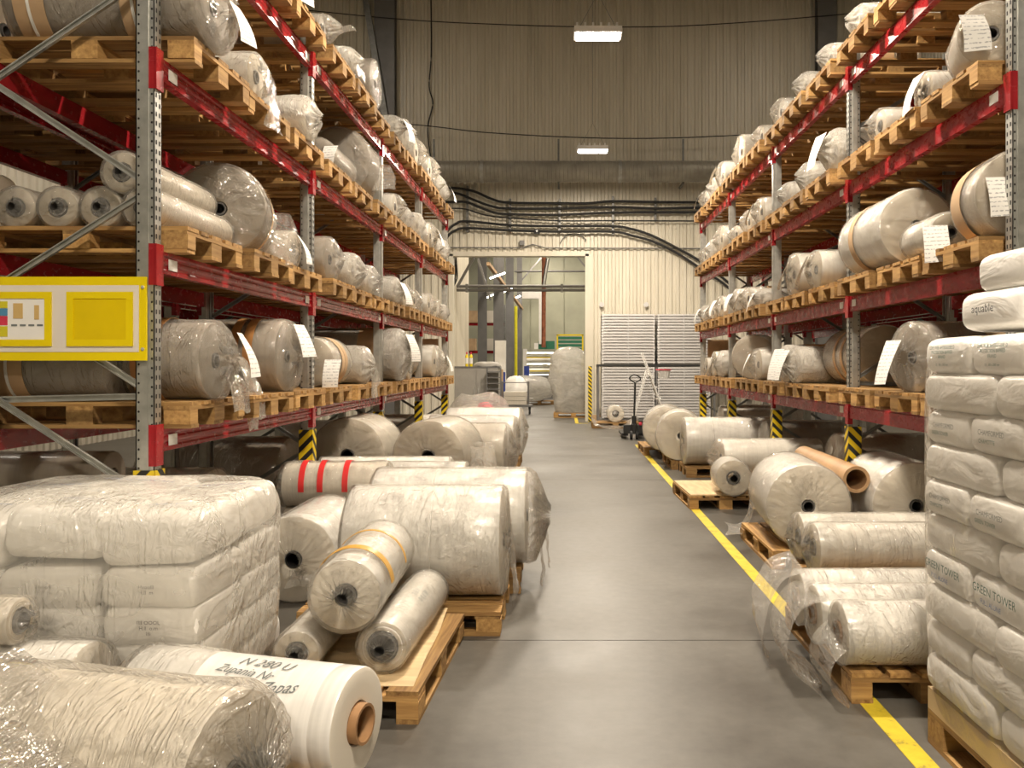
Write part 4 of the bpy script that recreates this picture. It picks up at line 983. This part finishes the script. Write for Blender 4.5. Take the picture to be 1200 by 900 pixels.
text_obj('IIII III III III\nIII III III', .040, M['ink_grey'], R6, on_cyl(.12, .0, -.5, .02), 'handwriting', .3)
for rr in ():
    pass
# ------------------------------------------------------------------ sacks
def sack_mesh(a, b, c, seed, e1=.18, e2=.14, n=30, m_=12):
    N1 = Noise(seed, 5); N2 = Noise(seed+7, 13)
    sp = lambda v, e: np.sign(v)*np.abs(v)**e
    et = np.linspace(-PI/2, PI/2, m_+1); om = np.arange(n)*2*PI/n+.05
    V = np.zeros((m_+1, n, 3))
    for i, e in enumerate(et):
        V[i, :, 0] = a*sp(math.cos(e), e1)*sp(np.cos(om), e2); V[i, :, 1] = b*sp(math.cos(e), e1)*sp(np.sin(om), e2); V[i, :, 2] = c*sp(math.sin(e), .62)
    F = V.reshape(-1, 3); d = .012*N1(F)+.008*N2.ridge(F)
    F = F*(1+d[:, None]*np.array((1.2, 1.2, 1.6)))
    F[:, 2] += c
    mb = MB(); mb.grid(F.reshape(m_+1, n, 3), True); return mb.mesh('sack', M['bag'], 'all')
SK = [sack_mesh(.212, .302, .079, 100+i) for i in range(6)]
SKe = [sack_mesh(.30, .200, .079, 300+i) for i in range(6)]
SKn = [sack_mesh(.252, .198, .083, 200+i) for i in range(5)]
SKt = [sack_mesh(.252, .198, .105, 250+i) for i in range(5)]
# right tall stack
SX = 1.52; SYF = 3.64
ordn = ['top', 'second', 'third', 'fourth', 'fifth', 'sixth', 'seventh', 'eighth', 'ninth', 'bottom']
def side_text(o, body, size, mat_, y, z, xo=-.222, nm='printed_text'):
    return text_obj(body, size, mat_, o, lambda u, v: (xo, y-u, z+v), nm)
base_z = .24
for k in range(10):          # k = 0 lowest; layers alternate end-on and side-on
    z = base_z+k*.146
    cells = []
    if k % 2:
        for c in range(3): cells.append((SX+.305, SYF-.20-c*.402, SKe, 'outer', ['far end', 'middle', 'near end'][c], -.300))
        if k == 9:
            for c in range(2): cells.append((SX+.82, SYF-.305-c*.61, SK, 'inner', ['far end', 'near end'][c], 0))
    else:
        for c in range(2): cells.append((SX+.22, SYF-.305-c*.605, SK, 'outer', ['far end', 'near end'][c], -.212))
    for c, (x, y, pool, io, wh, xo) in enumerate(cells):
        o = link('plastic_sack', pool[(k+c*2) % 6], None, (x+.008*math.sin(k*2.1+c), y+.006*math.sin(k*3.3+c*2), z)); o.rotation_euler.z = rnd.uniform(-.01, .01)
        tag(o, 'white sack in the tall right stack, %s layer, %s %s' % (ordn[9-k], io, wh), 'sack', 'white sacks in the tall right stack')
        if io == 'outer' and k % 2 and c < 2:
            xo -= .010
            if k == 3:
                side_text(o, 'GREEN TOWER', .044, M['ink_green'], .0, .098, xo); side_text(o, 'FULL ALONE', .026, M['ink_blue'], .02, .056, xo)
            elif k == 9:
                side_text(o, 'LDPE WEB AHTEGGOEE D\nPROTEKTION BAPRED\nBRAND', .019, M['ink_green'], .0, .094, xo); side_text(o, 'CE   200 x 2000 mm', .013, M['ink_green'], .0, .044, xo)
            elif k in (5, 7):
                side_text(o, 'CHAMFORMED', .028, M['ink_grey'], .0, .090, xo)
                side_text(o, 'GREEN TOWER' if (c == 0) == (k == 7) else 'CHAMOTTE', .022, M['ink_green'], .03, .058, xo)
# pallet below the stack
pr = empty('wooden_pallet', (SX+.42, SYF-.62, 0), PI/2, 'raised wooden pallet wrapped in plastic under the tall sack stack', 'pallet', GP)
for i, (n, k, c) in enumerate(LAY): link(n, PT[k], pr, (c[0], c[1], c[2]))
m = MB(); m.bb(-.6, .6, -.4, .4, .146, .236); m.build('pallet_top_crate', M['board'], pr)
# loose sacks on the top
for i, (x, y, z, rz, ry, rx, lb) in enumerate([(SX+.36, 3.22, 1.725, .12, .0, .0, 'printed white sack, lowest of the loose heap on the tall right stack'), (SX+.40, 3.16, 1.885, .22, -.05, -.03, 'middle loose sack heaped on the tall right stack'),
                              (SX+.56, 3.02, 2.06, .30, -.12, -.05, 'highest loose sack on the tall right stack'), (SX+.40, 2.60, 1.715, .06, .0, 0, 'loose sack at the near end on the tall right stack')]):
    o = link('plastic_sack', [SKe, SKe, SKe, SK][i][i], None, (x, y, z)); o.rotation_euler = (rx, ry, rz); tag(o, lb, 'sack', 'loose sacks on the tall right stack')
    if i == 0: side_text(o, 'aquable', .045, M['ink_black'], .03, .085, -.308)
# stretch film over the tall stack
def box_wrap(x0, x1, y0, y1, z0, z1, seed, mat_, name='stretch_film', e=.22, amp=.02, n=96, m_=44, topbulge=.03):
    N1 = Noise(seed, 3); N2 = Noise(seed+2, 9); N3 = Noise(seed+4, 3)
    sp = lambda v, p: np.sign(v)*np.abs(v)**p
    cx, cy, cz = (x0+x1)/2, (y0+y1)/2, (z0+z1)/2; a, b, c = (x1-x0)/2, (y1-y0)/2, (z1-z0)/2
    t = np.linspace(-PI/2*.62, PI/2, m_+1); om = np.arange(n)*2*PI/n; V = np.zeros((m_+1, n, 3))
    for i, q in enumerate(t):
        V[i, :, 0] = a*sp(math.cos(q), e)*sp(np.cos(om), e); V[i, :, 1] = b*sp(math.cos(q), e)*sp(np.sin(om), e); V[i, :, 2] = c*sp(math.sin(q), e if q > 0 else .8)
    F = V.reshape(-1, 3); nrm = F/np.array((a, b, c)); nrm /= (np.linalg.norm(nrm, axis=1)[:, None]+1e-9)
    d = amp*(.4+N1.ridge(F)*1.0+.35*N2.ridge(F)+.3*N3(F)); F = F+nrm*np.maximum(d, .002)[:, None]+np.array((cx, cy, cz))
    mb = MB(); mb.grid(F.reshape(m_+1, n, 3), True); return mb.mesh(name, mat_, 'all')
o = link('stretch_film', box_wrap(SX-.012, SX+.90, SYF-1.24, SYF+.012, .02, 1.70, 5, M['bag_film'], e=.16, amp=.010)); tag(o, 'clear stretch film around the tall right sack stack', 'plastic')

# left wrapped stack
BX1 = -1.47; BY0 = 3.42
pallet(-2.13, 3.93, 0, 0, 'wooden pallet under the plastic wrapped sack load on the left', GP, False)
layers = ['lowest', 'second', 'middle', 'fourth', 'topmost']
for k in range(5):
    z = .152+k*.153
    for cx in range(3):
        for cy in range(2):
            if k < 4 and not (cx == 0 or cy == 0): continue
            # front edge rows: sacks show short side to the camera
            x = BX1-.205-cx*.404+.008*math.sin(k+cx*2); y = BY0+.26+cy*.505+.006*math.sin(k*2+cy)
            o = link('plastic_sack', (SKt if k == 4 else SKn)[(k+cx*2+cy) % 5], None, (x, y, z)); o.rotation_euler.z = PI/2+rnd.uniform(-.03, .03)
            if k == 4: o.rotation_euler.x = rnd.uniform(-.05, .05); o.rotation_euler.y = rnd.uniform(-.05, .05); o.location.z += .012+.022*(cx == 1)+.012*cy
            tag(o, 'white sack in the wrapped left load, %s layer, %s row, %s' % (layers[k], ['front', 'back'][cy], ['aisle side', 'middle', 'far left'][cx]), 'sack', 'sacks in the wrapped left load')
            if cy == 0 and k < 4:
                text_obj(['IIII OOOL\nH.ll  o.m\nIIli', 'Hvoolll\nH.ll  m'][k % 2], .022, M['ink_black'], o, lambda u, v: (-.262, -u, .085+v), 'printed_text')
                if cx == 2 and k in (1, 2): text_obj('SE', .07, M['ink_blue'], o, lambda u, v: (-.263, -.06-u, .085+v), 'printed_text')
            if k == 4:
                text_obj('POLYDOMI ALL' if cy else 'Polydomi', .050, M['ink_blue'], o, lambda u, v: (.02+v, .02-u, .220), 'printed_text', .2)
o = link('stretch_film', box_wrap(BX1-1.25, BX1+.015, BY0-.015, BY0+1.035, .0, 1.03, 9, M['bag_wrap'], e=.24, amp=.034, n=160, m_=60)); tag(o, 'crinkled clear film wrapped around the left sack load', 'plastic')

# ------------------------------------------------------------------ sign board on the rack end
root = empty('sign_board', (-2.75, 4.49, 1.62), 0, 'yellow sign board with white field and two yellow panels on the left rack end', 'sign')
m = MB(); m.bb(-.55, .553, -.012, 0, 0, .44); m.build('board', M['yellow'], root)
m = MB(); m.bb(-.55, .515, -.015, -.012, .045, .395); m.build('white_field', M['sign_white'], root)
def frame(x0, x1, nm, inner):
    m = MB(); z0, z1 = .075, .36; t = .035
    m.bb(x0, x1, -.024, -.015, z0, z0+t); m.bb(x0, x1, -.024, -.015, z1-t, z1); m.bb(x0, x0+t, -.024, -.015, z0+t, z1-t); m.bb(x1-t, x1, -.024, -.015, z0+t, z1-t)
    f = m.build(nm, M['yellow'], root); m = MB(); m.bb(x0+t, x1-t, -.019, -.015, z0+t, z1-t); m.build('panel_sheet', M[inner], f); return f
frame(.14, .487, 'yellow_panel', 'yellow_d')
f = frame(-.34, .06, 'poster_panel', 'paper')
for i, (z, h, mt) in enumerate([(.275, .035, 'c_yel'), (.235, .038, 'c_blue'), (.185, .048, 'c_red'), (.125, .055, 'c_yel')]):
    m = MB(); m.bb(-.30, -.17, -.021, -.019, z, z+h); m.build('colour_block', M[mt], f)
m = MB(); m.bb(-.14, -.09, -.021, -.019, .22, .30); m.build('colour_block', M['c_tan'], f)
m = MB(); m.bb(-.03, -.005, -.021, -.019, .215, .29); m.build('colour_block', M['c_tan'], f)
m = MB()
for k in range(4): m.bb(-.15+k*.045, -.12+k*.045, -.021, -.019, .18, .19)
m.build('print_line', M['ink_grey'], f)
for z in (.385, .06):
    m = MB(); m.lathe([(-.02, .001), (-.018, .009), (-.012, .010)], 10, 'y', (.535, 0, z)); m.build('bolt', M['bolt'], root, True)
# red safety clips (left rack, first beam connector plate) are parts of the rack

# ------------------------------------------------------------------ grey stacks by the wall
ys_ = 22.75
def tray_mesh(w_):
    m = MB(); m.bb(-w_/2, w_/2, -.38, .38, .0, .050); m.bb(-w_/2-.008, w_/2+.008, -.42, .42, .030, .073)
    for s in (-1, 1): m.bb(s*w_/2-.04 if s > 0 else -w_/2, s*w_/2 if s > 0 else -w_/2+.04, -.425, -.38, .004, .030)
    m.bb(-.012, .012, -.426, -.38, 0, .073); return m.mesh('grey_tray', M['tray'])
TM = tray_mesh(1.37)
NTH = ['first', 'second', 'third', 'fourth', 'fifth', 'sixth', 'seventh', 'eighth', 'ninth', 'tenth', 'eleventh', 'twelfth', 'thirteenth', 'fourteenth', 'fifteenth', 'sixteenth', 'seventeenth', 'eighteenth']
def trays(xc, z0, n, nm, lift):
    for i in range(n):
        o = link('flat_tray', TM, None, (xc+rnd.uniform(-.006, .006), ys_, z0+i*lift)); tag(o, 'grey flat tray, %s from the top of the %s stack' % (NTH[n-1-i], nm), 'tray', 'trays of the %s stack' % nm)
trays(1.66, .18, 18, 'lower left grey', .075); trays(3.12, .18, 18, 'lower right grey', .075)
trays(1.66, 1.61, 17, 'upper left grey', .077); trays(3.12, 1.61, 17, 'upper right grey', .077)
root = empty('stack_stand', (2.4, ys_, 0), 0, 'dark steel stand holding the grey tray stacks in two tiers', 'rack')
for x in (-1.52, 0, 1.52):
    for y in (-.38, .38):
        m = MB(); m.bb(x-.022 if x else -.02, x+.022 if x else .02, y-.03, y+.03, 0, 1.6 if x else 1.53); m.build('leg', M['steel'], root)
m = MB(); m.bb(-1.55, 1.55, -.42, .42, 1.545, 1.60); m.build('shelf', M['black'], root)
m = MB(); m.bb(-1.49, 1.49, -.40, .40, .12, .17); m.build('lower_shelf', M['steel'], root)

# step ladder
root = empty('step_ladder', (2.25, 20.6, 0), 0, 'white folding step ladder standing before the grey stacks', 'ladder')
def lp(px, py, Y=20.6): a = P(px, py, Y); return (a[0]-2.25, Y-20.6, a[2])
top = lp(753, 413); 
for dy in (0, .42):
    a = Vector(top)+Vector((0, dy, 0)); b = Vector(lp(785, 505)); b.y = dy; b.z = 0.02
    m = MB(); m.bar(tuple(a), tuple(b), .05, .03); m.build('front_rail', M['white'], root)
    a2 = Vector(lp(759, 434)); a2.y = dy; b2 = Vector(lp(739, 505)); b2.y = dy; b2.z = .02
    m = MB(); m.bar(tuple(a2), tuple(b2), .045, .025); m.build('rear_rail', M['white'], root)
for k in range(5):
    t = .3+k*.15; a = Vector(top).lerp(Vector((lp(785, 505)[0], 0, .02)), t); m = MB(); m.bb(a.x-.06, a.x+.06, 0, .42, a.z-.015, a.z+.015); m.build('step', M['white'], root)
root = empty('paint_tray', (2.40, 20.72, 1.26), 0, 'white tub with a red rim on the step ladder', 'tub')
m = MB(); m.lathe([(0, .10), (.0, .13), (.2, .16)], 20, 'z'); m.build('tub_body', M['white'], root, True)
m = MB(); m.lathe([(.2, .165), (.2, .19), (.225, .19), (.225, .165)], 20, 'z', closed=True); m.build('rim', M['c_red'], root, True)
# pallet truck
Yt = 18.2; x0 = (743-662)/1000*Yt
root = empty('pallet_truck', (x0, Yt, 0), 0, 'black hand pallet truck with upright handle beside the far right rolls', 'pallet truck')
m = MB(); m.tube([(0, 0, .35), (.02, -.05, 1.22)], .022, 10); m.tube(smooth_path([(-.0, -.05, 1.22), (-.10, -.05, 1.3), (0, -.05, 1.38), (.14, -.05, 1.3), (.04, -.05, 1.22)]), .014, 8); m.build('handle', M['black'], root, True)
m = MB(); m.lathe([(0, .07), (.2, .07), (.22, .05), (.38, .05)], 16, 'z', (0, 0, .12)); m.build('pump', M['black'], root, True)
m = MB(); m.bb(-.22, .25, .06, .2, .12, .3); m.build('body', M['black'], root)
for s in (-1, 1): m = MB(); m.bb(s*.18-.07, s*.18+.07, .2, 1.2, .06, .11); m.build('fork', M['black'], root)
for s in (-1, 1): m = MB(); m.lathe([(-.025, .02), (-.025, .095), (.025, .095), (.025, .02)], 20, 'x', (s*.06, -.02, .095), True); m.build('wheel', M['rubber'], root, True)
m = MB(); m.lathe([(-.05, .001), (-.04, .03), (.0, .04)], 12, 'y', (.14, .05, .33)); m.build('red_knob', M['c_red'], root, True)
# roll standing by the wall
x, y, z = P(721, 489, 21.6)
pallet(x, 21.75, 0, 0, 'small pallet against the wall carrying a white roll with black core', GP, False)
roll('white roll with a black core hole on a pallet beside the doorway', (x, 21.7, .146+.212), YAWF, .21, .5, wrap='wrap', film='film_white', core='dark', rc=.085, seg=40, core_out=.002)
o = link('loose_plastic', sheet_mesh('loose_plastic', M['wrap_sheet'], [(x-.62, 21.3, .3), (x-.5, 21.3, .12), (x+.1, 21.28, .05), (x+.55, 21.3, .3)], .5, 88, .07, side=(0, 1, .2)), None); tag(o, 'crumpled plastic around the small pallet by the doorway', 'plastic')
# hazard strip on the door jamb
m = MB(); m.bb(-.05, .05, -.04, .04, 0, 1.55); o = m.build('hazard_post', M['hazard'], None, False, (.70, 23.80, 0)); tag(o, 'black and yellow striped post on the right door jamb', 'post')
m = MB(); m.box((0, 0, .1), (.24, .2, .2)); o = m.build('post_block', M['card'], None, False, (.86, 23.55, 0)); tag(o, 'small tan block on the floor at the foot of the striped post', 'block')

# ------------------------------------------------------------------ beyond the doorway
def gbox(name, mt, px0, px1, py0, py1, Y, d=.5, label=None, cat=None, parent=None):
    a = P(px0, py1, Y); b = P(px1, py0, Y); m = MB(); m.bb(a[0], b[0], Y, Y+d, 0, b[2]); o = m.build(name, M[mt], parent)
    if label: tag(o, label, cat)
    return o
i_column((565-662)/1000*33.5, 33.6, 0, 12, .34, 'leftmost grey steel column beyond the doorway')
i_column((584-662)/1000*35.5, 35.7, 0, 12, .42, 'middle grey steel column beyond the doorway')
i_column((597-662)/1000*38, 38.2, 0, 12, .34, 'third grey steel column beyond the doorway')
i_column((608.5-662)/1000*44, 44.2, 0, 12, .26, 'thin grey column farthest beyond the doorway')
root = empty('cross_beam', (-1.2, 27, 3.9), 0, 'double grey tube running across the opening high in the doorway', 'beam')
for z in (.05, .17):
    m = MB(); m.tube([(-4, 0, z), (5.6, 0, z)], .05, 10); m.build('tube', M['steel'], root, True)
for x in (-1.9, 1.1): m = MB(); m.bb(x-.04, x+.04, -.06, .06, -.02, .24); m.build('clamp', M['galvd'], root)
m = MB(); m.tube([(-2.6, 44, 6.4), (3.5, 44, 6.4)], .05, 8); o = m.build('far_pipe', M['steel'], None, True); tag(o, 'thin dark pipe crossing the far hall below the trusses', 'pipe')
a = P(638, 300, 40); b = P(637, 400, 40)
m = MB(); m.tube([(a[0], 40, 12), (a[0]-.03, 40, 5.2), (b[0], 40, 2.4)], .10, 12); o = RP = m.build('rust_pipe', M['rust'], None, True); tag(o, 'rusty brown vertical pipe in the hall beyond the doorway', 'pipe')
m = MB(); m.tube([P(642, 303, 39.5), P(637, 335, 39.5)], .09, 10); o = m.build('silver_hose', M['chrome'], RP, True); o['label'] = 'silver hose section'
root = empty('white_duct', (-1.3, 42, 0), 0, 'white L shaped duct dropping to the machine in the far hall', 'duct')
m = MB(); p = P(635, 350, 42); m.bb(p[0]+1.3-.14, p[0]+1.3+.14, -.15, .15, 2.6, p[2]); m.build('drop', M['white'], root)
m = MB(); q = P(612, 350, 42); m.bb(q[0]+1.3, p[0]+1.3+.14, -.15, .15, p[2]-.0, p[2]+.35); m.build('arm', M['white'], root)
m = MB(); m.tube([(P(604.5, 360, 36)[0], 36, 0), (P(604.5, 360, 36)[0], 36, 4.05)], .07, 10); o = m.build('yellow_pole', M['yellow_pipe'], None, True); tag(o, 'bright yellow pole beyond the doorway', 'pole')
# hanging tube lamps receding
for i, (px, py, Y, s) in enumerate([(583, 323, 30, .52), (593, 341, 36, .5), (574, 347, 38, .4), (604, 349, 43, .5)]):
    x, y, z = P(px, py, Y)
    r = empty('tube_lamp', (x, y, z), .35, ['long glowing tube lamp nearest inside the doorway', 'second glowing tube lamp inside the doorway', 'small glowing lamp beside the grey columns', 'farthest glowing tube lamp inside the doorway'][i], 'lamp')
    m = MB(); m.bar((-s/2, 0, -.10), (s/2, 0, .10), .12, .05); m.build('tube', M['lamp'], r)
    m = MB(); m.bar((-s/2, 0, -.04), (s/2, 0, .16), .14, .05); m.build('housing', M['galvd'], r)
    m = MB(); m.tube([(0, 0, .08), (0, 0, 12-z)], .01, 5); m.build('hanger', M['galvd'], r)
# cable tray / conveyor bar rising to the left
m = MB(); m.bar(P(572, 309, 31), P(612, 362, 45), .12, .12); o = m.build('lamp_rail', M['card'], None); tag(o, 'tan rail slanting down behind the tube lamps', 'rail')
for i, (p, q, Y) in enumerate([((556, 300), (536, 336), 26.5), ((560, 303), (575, 352), 29), ((610, 330), (636, 300), 48), ((676, 300), (690, 318), 48)]):
    m = MB(); m.bar(P(*p, Y), P(*q, Y), .08, .08); o = m.build('roof_brace', M['steel'], None); tag(o, ['dark slanting brace at the upper left of the doorway', 'light slanting strut beside the leftmost far column', 'slanting truss member over the far machine', 'slanting truss member at the upper right of the doorway'][i], 'brace')
root = empty('cable_bundle', P(531, 310, 25), 0, 'tangle of black cables hanging at the upper left of the doorway', 'cables')
for k in range(5):
    m = MB(); m.tube(smooth_path([(-.12+k*.05, 0, .3), (-.05+k*.04, 0, -.1), (.05*k-.1, .02*k, -.4), (-.1+.03*k, 0, -.62)]), .022, 6); m.build('cable', M['wire_col'], root, True)
# cabinet and things on it
root = empty('grey_cabinet', (-2.62, 25.2, 0), 0, 'low grey steel cabinet just inside the doorway', 'cabinet')
m = MB(); m.bb(-.66, .66, 0, .7, 0, 1.50); m.build('body', M['cab'], root)
m = MB(); m.bb(-.69, .69, -.02, .72, 1.50, 1.54); m.build('top', M['steel'], root)
for s in (-1, 1): m = MB(); m.bb(s*.33-.32, s*.33+.32, -.02, 0, .1, 1.46); d = m.build('door', M['cab'], root); m = MB(); m.bb(s*.06-.01, s*.06+.01, -.05, -.02, .7, .9); m.build('handle', M['galv'], d)
for i, px in enumerate((547, 552)):
    x = (px-662)/1000*25.4; r = empty('spray_bottle', (x, 25.4, 1.54), 0, ['yellow bottle on the grey cabinet, left of the pair', 'yellow bottle on the grey cabinet, right of the pair'][i], 'bottle')
    m = MB(); m.lathe([(0, .045), (.30, .05), (.36, .02)], 14, 'z'); m.build('bottle_body', M['yellow'], r, True); m = MB(); m.lathe([(.36, .022), (.43, .022)], 12, 'z'); m.build('cap', M['c_red'], r)
    m = MB(); m.lathe([(.08, .051), (.25, .051)], 14, 'z'); m.build('bottle_label', M['paper'], r)
N_ = Noise(3, 5); m = MB(); V = np.zeros((10, 24, 3))
for i in range(10):
    e_ = i/9*PI/2
    for j in range(24):
        t = j*2*PI/24; V[i, j] = (.42*math.cos(e_)**.5*math.cos(t), .26*math.cos(e_)**.5*math.sin(t), .13*math.sin(e_)+.015*math.sin(5*t))
m.grid(V, True); o = m.build('folded_cloth', M['cab'], None, 'all', (P(565, 430, 25.3)[0]+.12, 25.58, 1.542)); tag(o, 'grey folded cloth heap on the grey cabinet', 'cloth')
# spiral stack of dark trays beside the cabinet
x = P(574, 430, 25.0)[0]+.12
root = empty('wire_rack', (x, 25.0, 0), 0, 'small dark wire rack with curled shelves beside the grey cabinet', 'rack')
for k in range(7):
    m = MB(); m.bb(-.19, .19, -.14, .14, .35+k*.17, .375+k*.17); m.bb(-.19, -.17, -.14, .14, .375+k*.17, .41+k*.17); m.build('shelf', M['steel'], root)
for dx in (-.2, .2):
    for dy in (-.13, .13): m = MB(); m.bb(dx-.012, dx+.012, dy-.012, dy+.012, 0, 1.5); m.build('post', M['steel'], root)
gbox('tall_white_panel', 'white', 580, 592.5, 399, 437, 30, .3, 'tall white panel standing inside the doorway', 'panel')
gbox('blue_post', 'blue', 589, 592, 436, 452, 29.6, .1, 'narrow blue upright below the tall white panel', 'post')
gbox('cardboard_box', 'card', 582, 589, 433, 455, 29.0, .3, 'tall cardboard box below the white panel', 'box')
gbox('blue_drum', 'blue', 614, 620, 429, 449, 39, .4, 'blue drum in the far hall left of the machine', 'drum')
# red lump in clear bag on rolls
N1 = Noise(41, 5)
def blob(name, a, b, c, mt, loc, seed, amp=.25, n=30, m_=14, label=None, cat=None, parent=None, e=1.):
    N1 = Noise(seed, 2.2/max(a, b)); t = np.linspace(-PI/2, PI/2, m_+1); om = np.arange(n)*2*PI/n; V = np.zeros((m_+1, n, 3))
    for i, q in enumerate(t): V[i, :, 0] = a*abs(math.cos(q))**e*np.cos(om); V[i, :, 1] = b*abs(math.cos(q))**e*np.sin(om); V[i, :, 2] = c*math.sin(q)
    F = V.reshape(-1, 3); F = F*(1+amp*(N1(F)*.5+N1.ridge(F))[:, None]); F[:, 2] = np.maximum(F[:, 2], -c)+c
    mb = MB(); mb.grid(F.reshape(m_+1, n, 3), True); o = mb.build(name, M[mt], parent, 'all', loc)
    if label: tag(o, label, cat)
    return o
x, y, z = P(560, 462, 17.5)
r_ = empty('scrap_bag', (x, y, 0), 0, 'heap of clear plastic with red stripes before the grey cabinet', 'plastic')
blob('clear_plastic', .62, .5, .52, 'wrap_sheet', (0, 0, 0), 21, .3, parent=r_, e=.8)
blob('red_plastic', .26, .25, .40, 'c_red', (.15, .1, .0), 23, .3, parent=r_)
blob('grey_plastic', .42, .3, .38, 'film_grey', (-.12, .1, 0), 24, .3, parent=r_)
# cart
Yc = 27.5; x0 = (604-662)/1000*Yc
root = empty('trolley', (x0, Yc, 0), 0, 'dark wire sided trolley with bundles standing in the doorway', 'trolley')
m = MB(); m.bb(-.45, .55, -.3, .3, .24, .30); m.build('deck', M['steel'], root)
for s in (-1, 1):
    m = MB(); m.tube([(s*.42, -.28, .3), (s*.42, -.28, 1.05), (s*.42, .28, 1.05), (s*.42, .28, .3)], .02, 6); m.build('side_hoop', M['steel'], root)
m = MB(); m.tube([(-.42, -.28, 1.02), (.42, -.28, 1.02)], .015, 6); m.tube([(-.42, .28, .7), (.42, .28, .7)], .015, 6); m.build('cross_bar', M['steel'], root)
for x in (-.38, .46):
    for y in (-.22, .22): m = MB(); m.lathe([(-.02, .09), (.02, .09)], 14, 'x', (x, y, .09)); m.bb(x-.03, x+.03, y-.03, y+.03, .15, .24); m.build('wheel', M['rubber'], root, True)
for k in range(3):
    m = MB(); m.bb(-.36, .36, -.25, .25, .31+k*.14, .44+k*.14); o = m.build('paper_bundle', M['film_warm'], None, False, (x0, Yc, 0)); tag(o, 'pale bundle lying on the trolley, %s one' % ['lowest', 'middle', 'top'][k], 'bundle', 'bundles on the trolley')
blob('white_bag', .45, .4, .6, 'bag', (P(604, 440, 31)[0], 31, 0), 61, .25, label='white plastic bag heap behind the trolley', cat='bag')
# wrapped thing at the right of the doorway
x, y, z = P(672, 450, 26)
r_ = empty('wrapped_load', (x, y, 0), 0, 'tall load under a translucent plastic hood at the right of the doorway', 'load')
N1 = Noise(17, 2.4); N2 = Noise(19, 6); n = 48; mm = 40; V = np.zeros((mm+1, n, 3)); om = np.arange(n)*2*PI/n
for i in range(mm+1):
    t = i/mm; wd = .50 + .12*math.sin(t*3.0); zz = .15+2.0*t
    if t > .72: wd = .60*math.sqrt(max(0, 1-((t-.72)/.28)**2))+.01
    V[i, :, 0] = wd*np.sign(np.cos(om))*np.abs(np.cos(om))**.7-.12*(t); V[i, :, 1] = wd*.8*np.sign(np.sin(om))*np.abs(np.sin(om))**.7; V[i, :, 2] = zz
F = V.reshape(-1, 3); F[:, :2] *= (1+.30*N1.ridge(F)+.08*N2(F))[:, None]
m = MB(); m.grid(F.reshape(mm+1, n, 3), True); m.build('plastic_hood', M['wrap_milky'], r_, 'all')
m = MB(); m.bb(-.34, .36, -.3, .3, .15, 1.35); m.build('contents', M['cab'], r_)
pallet(x, y, 0, 0, 'pallet under the hooded load in the doorway', GP, False)
# standing brown pallets
for k in range(2):
    r = link('wooden_pallet', ME_PAL, None, (P(653, 440, 31)[0]+k*.16, 31.2, .4)); r.rotation_euler = (0, PI/2, .0); r.location.z = .6; tag(r, 'brown pallet standing on end behind the hooded load, %s one' % ['left', 'right'][k], 'pallet', GP)
x, y, z = P(632, 450, 34); pallet(x, 34.3, 0, 0, 'pallet under the small wrapped roll in the far hall', GP, False)
roll('small white wrapped roll on a pallet in the far hall', (x, 34.3, .146+.36), YAWF, .35, .7, wrap='wrap_milky', film='film_white', seg=28, nl=8)
m_ = blob('plastic_heap', .95, .5, .5, 'wrap_milky', (x-.35, 33.6, .15), 63, .3, label='slanting milky plastic sheet over the small far roll', cat='plastic')
# machine
Ym = 42; mx = (638-662)/1000*Ym
root = empty('film_machine', (mx, Ym, 0), 0, 'white and yellow film machine with rollers in the far hall', 'machine')
for s in (-1, 1): m = MB(); m.bb(s*.95-.08, s*.95+.08, -.5, .6, 0, 2.35); m.build('side_frame', M['white'], root)
for k in range(6):
    m = MB(); m.lathe([(-.86, .02), (-.86, .12), (.86, .12), (.86, .02)], 18, 'x', (0, -.4+.07*k, .75+k*.27), True); m.build('roller', M['chrome' if k % 2 else 'white'], root, True)
for z in (.55, 1.25, 1.9): m = MB(); m.bb(-.87, .87, -.6, -.56, z, z+.06); m.build('guard_bar', M['yellow'], root)
m = MB(); m.bb(-.3, .5, .0, .4, 2.35, 2.75); m.build('motor_box', M['green'], root)
m = MB(); m.bb(-.5, -.3, -.1, .2, 2.35, 2.65); m.build('control_box', M['white'], root)
gbox('machine_base', 'steel', 622, 652, 440, 452, 40.2, .6, 'dark base unit in front of the film machine', 'base')
root = empty('green_frame', ((668-662)/1000*46, 46, 1.9), 0, 'yellow framed rack with green bars in the far hall', 'rack')
m = MB(); m.bb(-.72, -.64, -.1, .1, -1.9, 1.3); m.bb(.64, .72, -.1, .1, -1.9, 1.3); m.bb(-.72, .72, -.1, .1, 1.24, 1.32); m.build('frame', M['yellow'], root)
for k in range(6): m = MB(); m.bb(-.64, .64, -.08, .08, .05+k*.2, .19+k*.2); m.build('green_bar', M['green'], root)
# small far rack pieces seen left
root = empty('far_rack', ((568-662)/1000*43, 43, 0), 0, 'distant rack with red beams seen behind the grey columns', 'rack')
for z in (2.15, 3.55):
    m = MB(); m.bb(-1.3, 1.0, -.05, .05, z, z+.14); m.build('beam', M['red'], root)
for x in (-1.3, -.2, 1.0): m = MB(); m.bb(x-.05, x+.05, -.05, .05, 0, 4.6); m.build('upright', M['galvd'], root)
for i, (x, z) in enumerate([(-.8, 2.3), (.3, 2.3), (-.7, 3.7), (.4, 3.7)]):
    m = MB(); m.bb(-.35, .35, 0, .6, 0, .6); o = m.build('carton', M['film_warm' if i % 2 else 'card'], None, False, ((568-662)/1000*43+x, 42.9, z)); tag(o, 'carton on the distant rack, %s shelf, %s' % (['lower', 'upper'][i//2], ['left', 'right'][i % 2]), 'box', 'cartons on the distant rack')
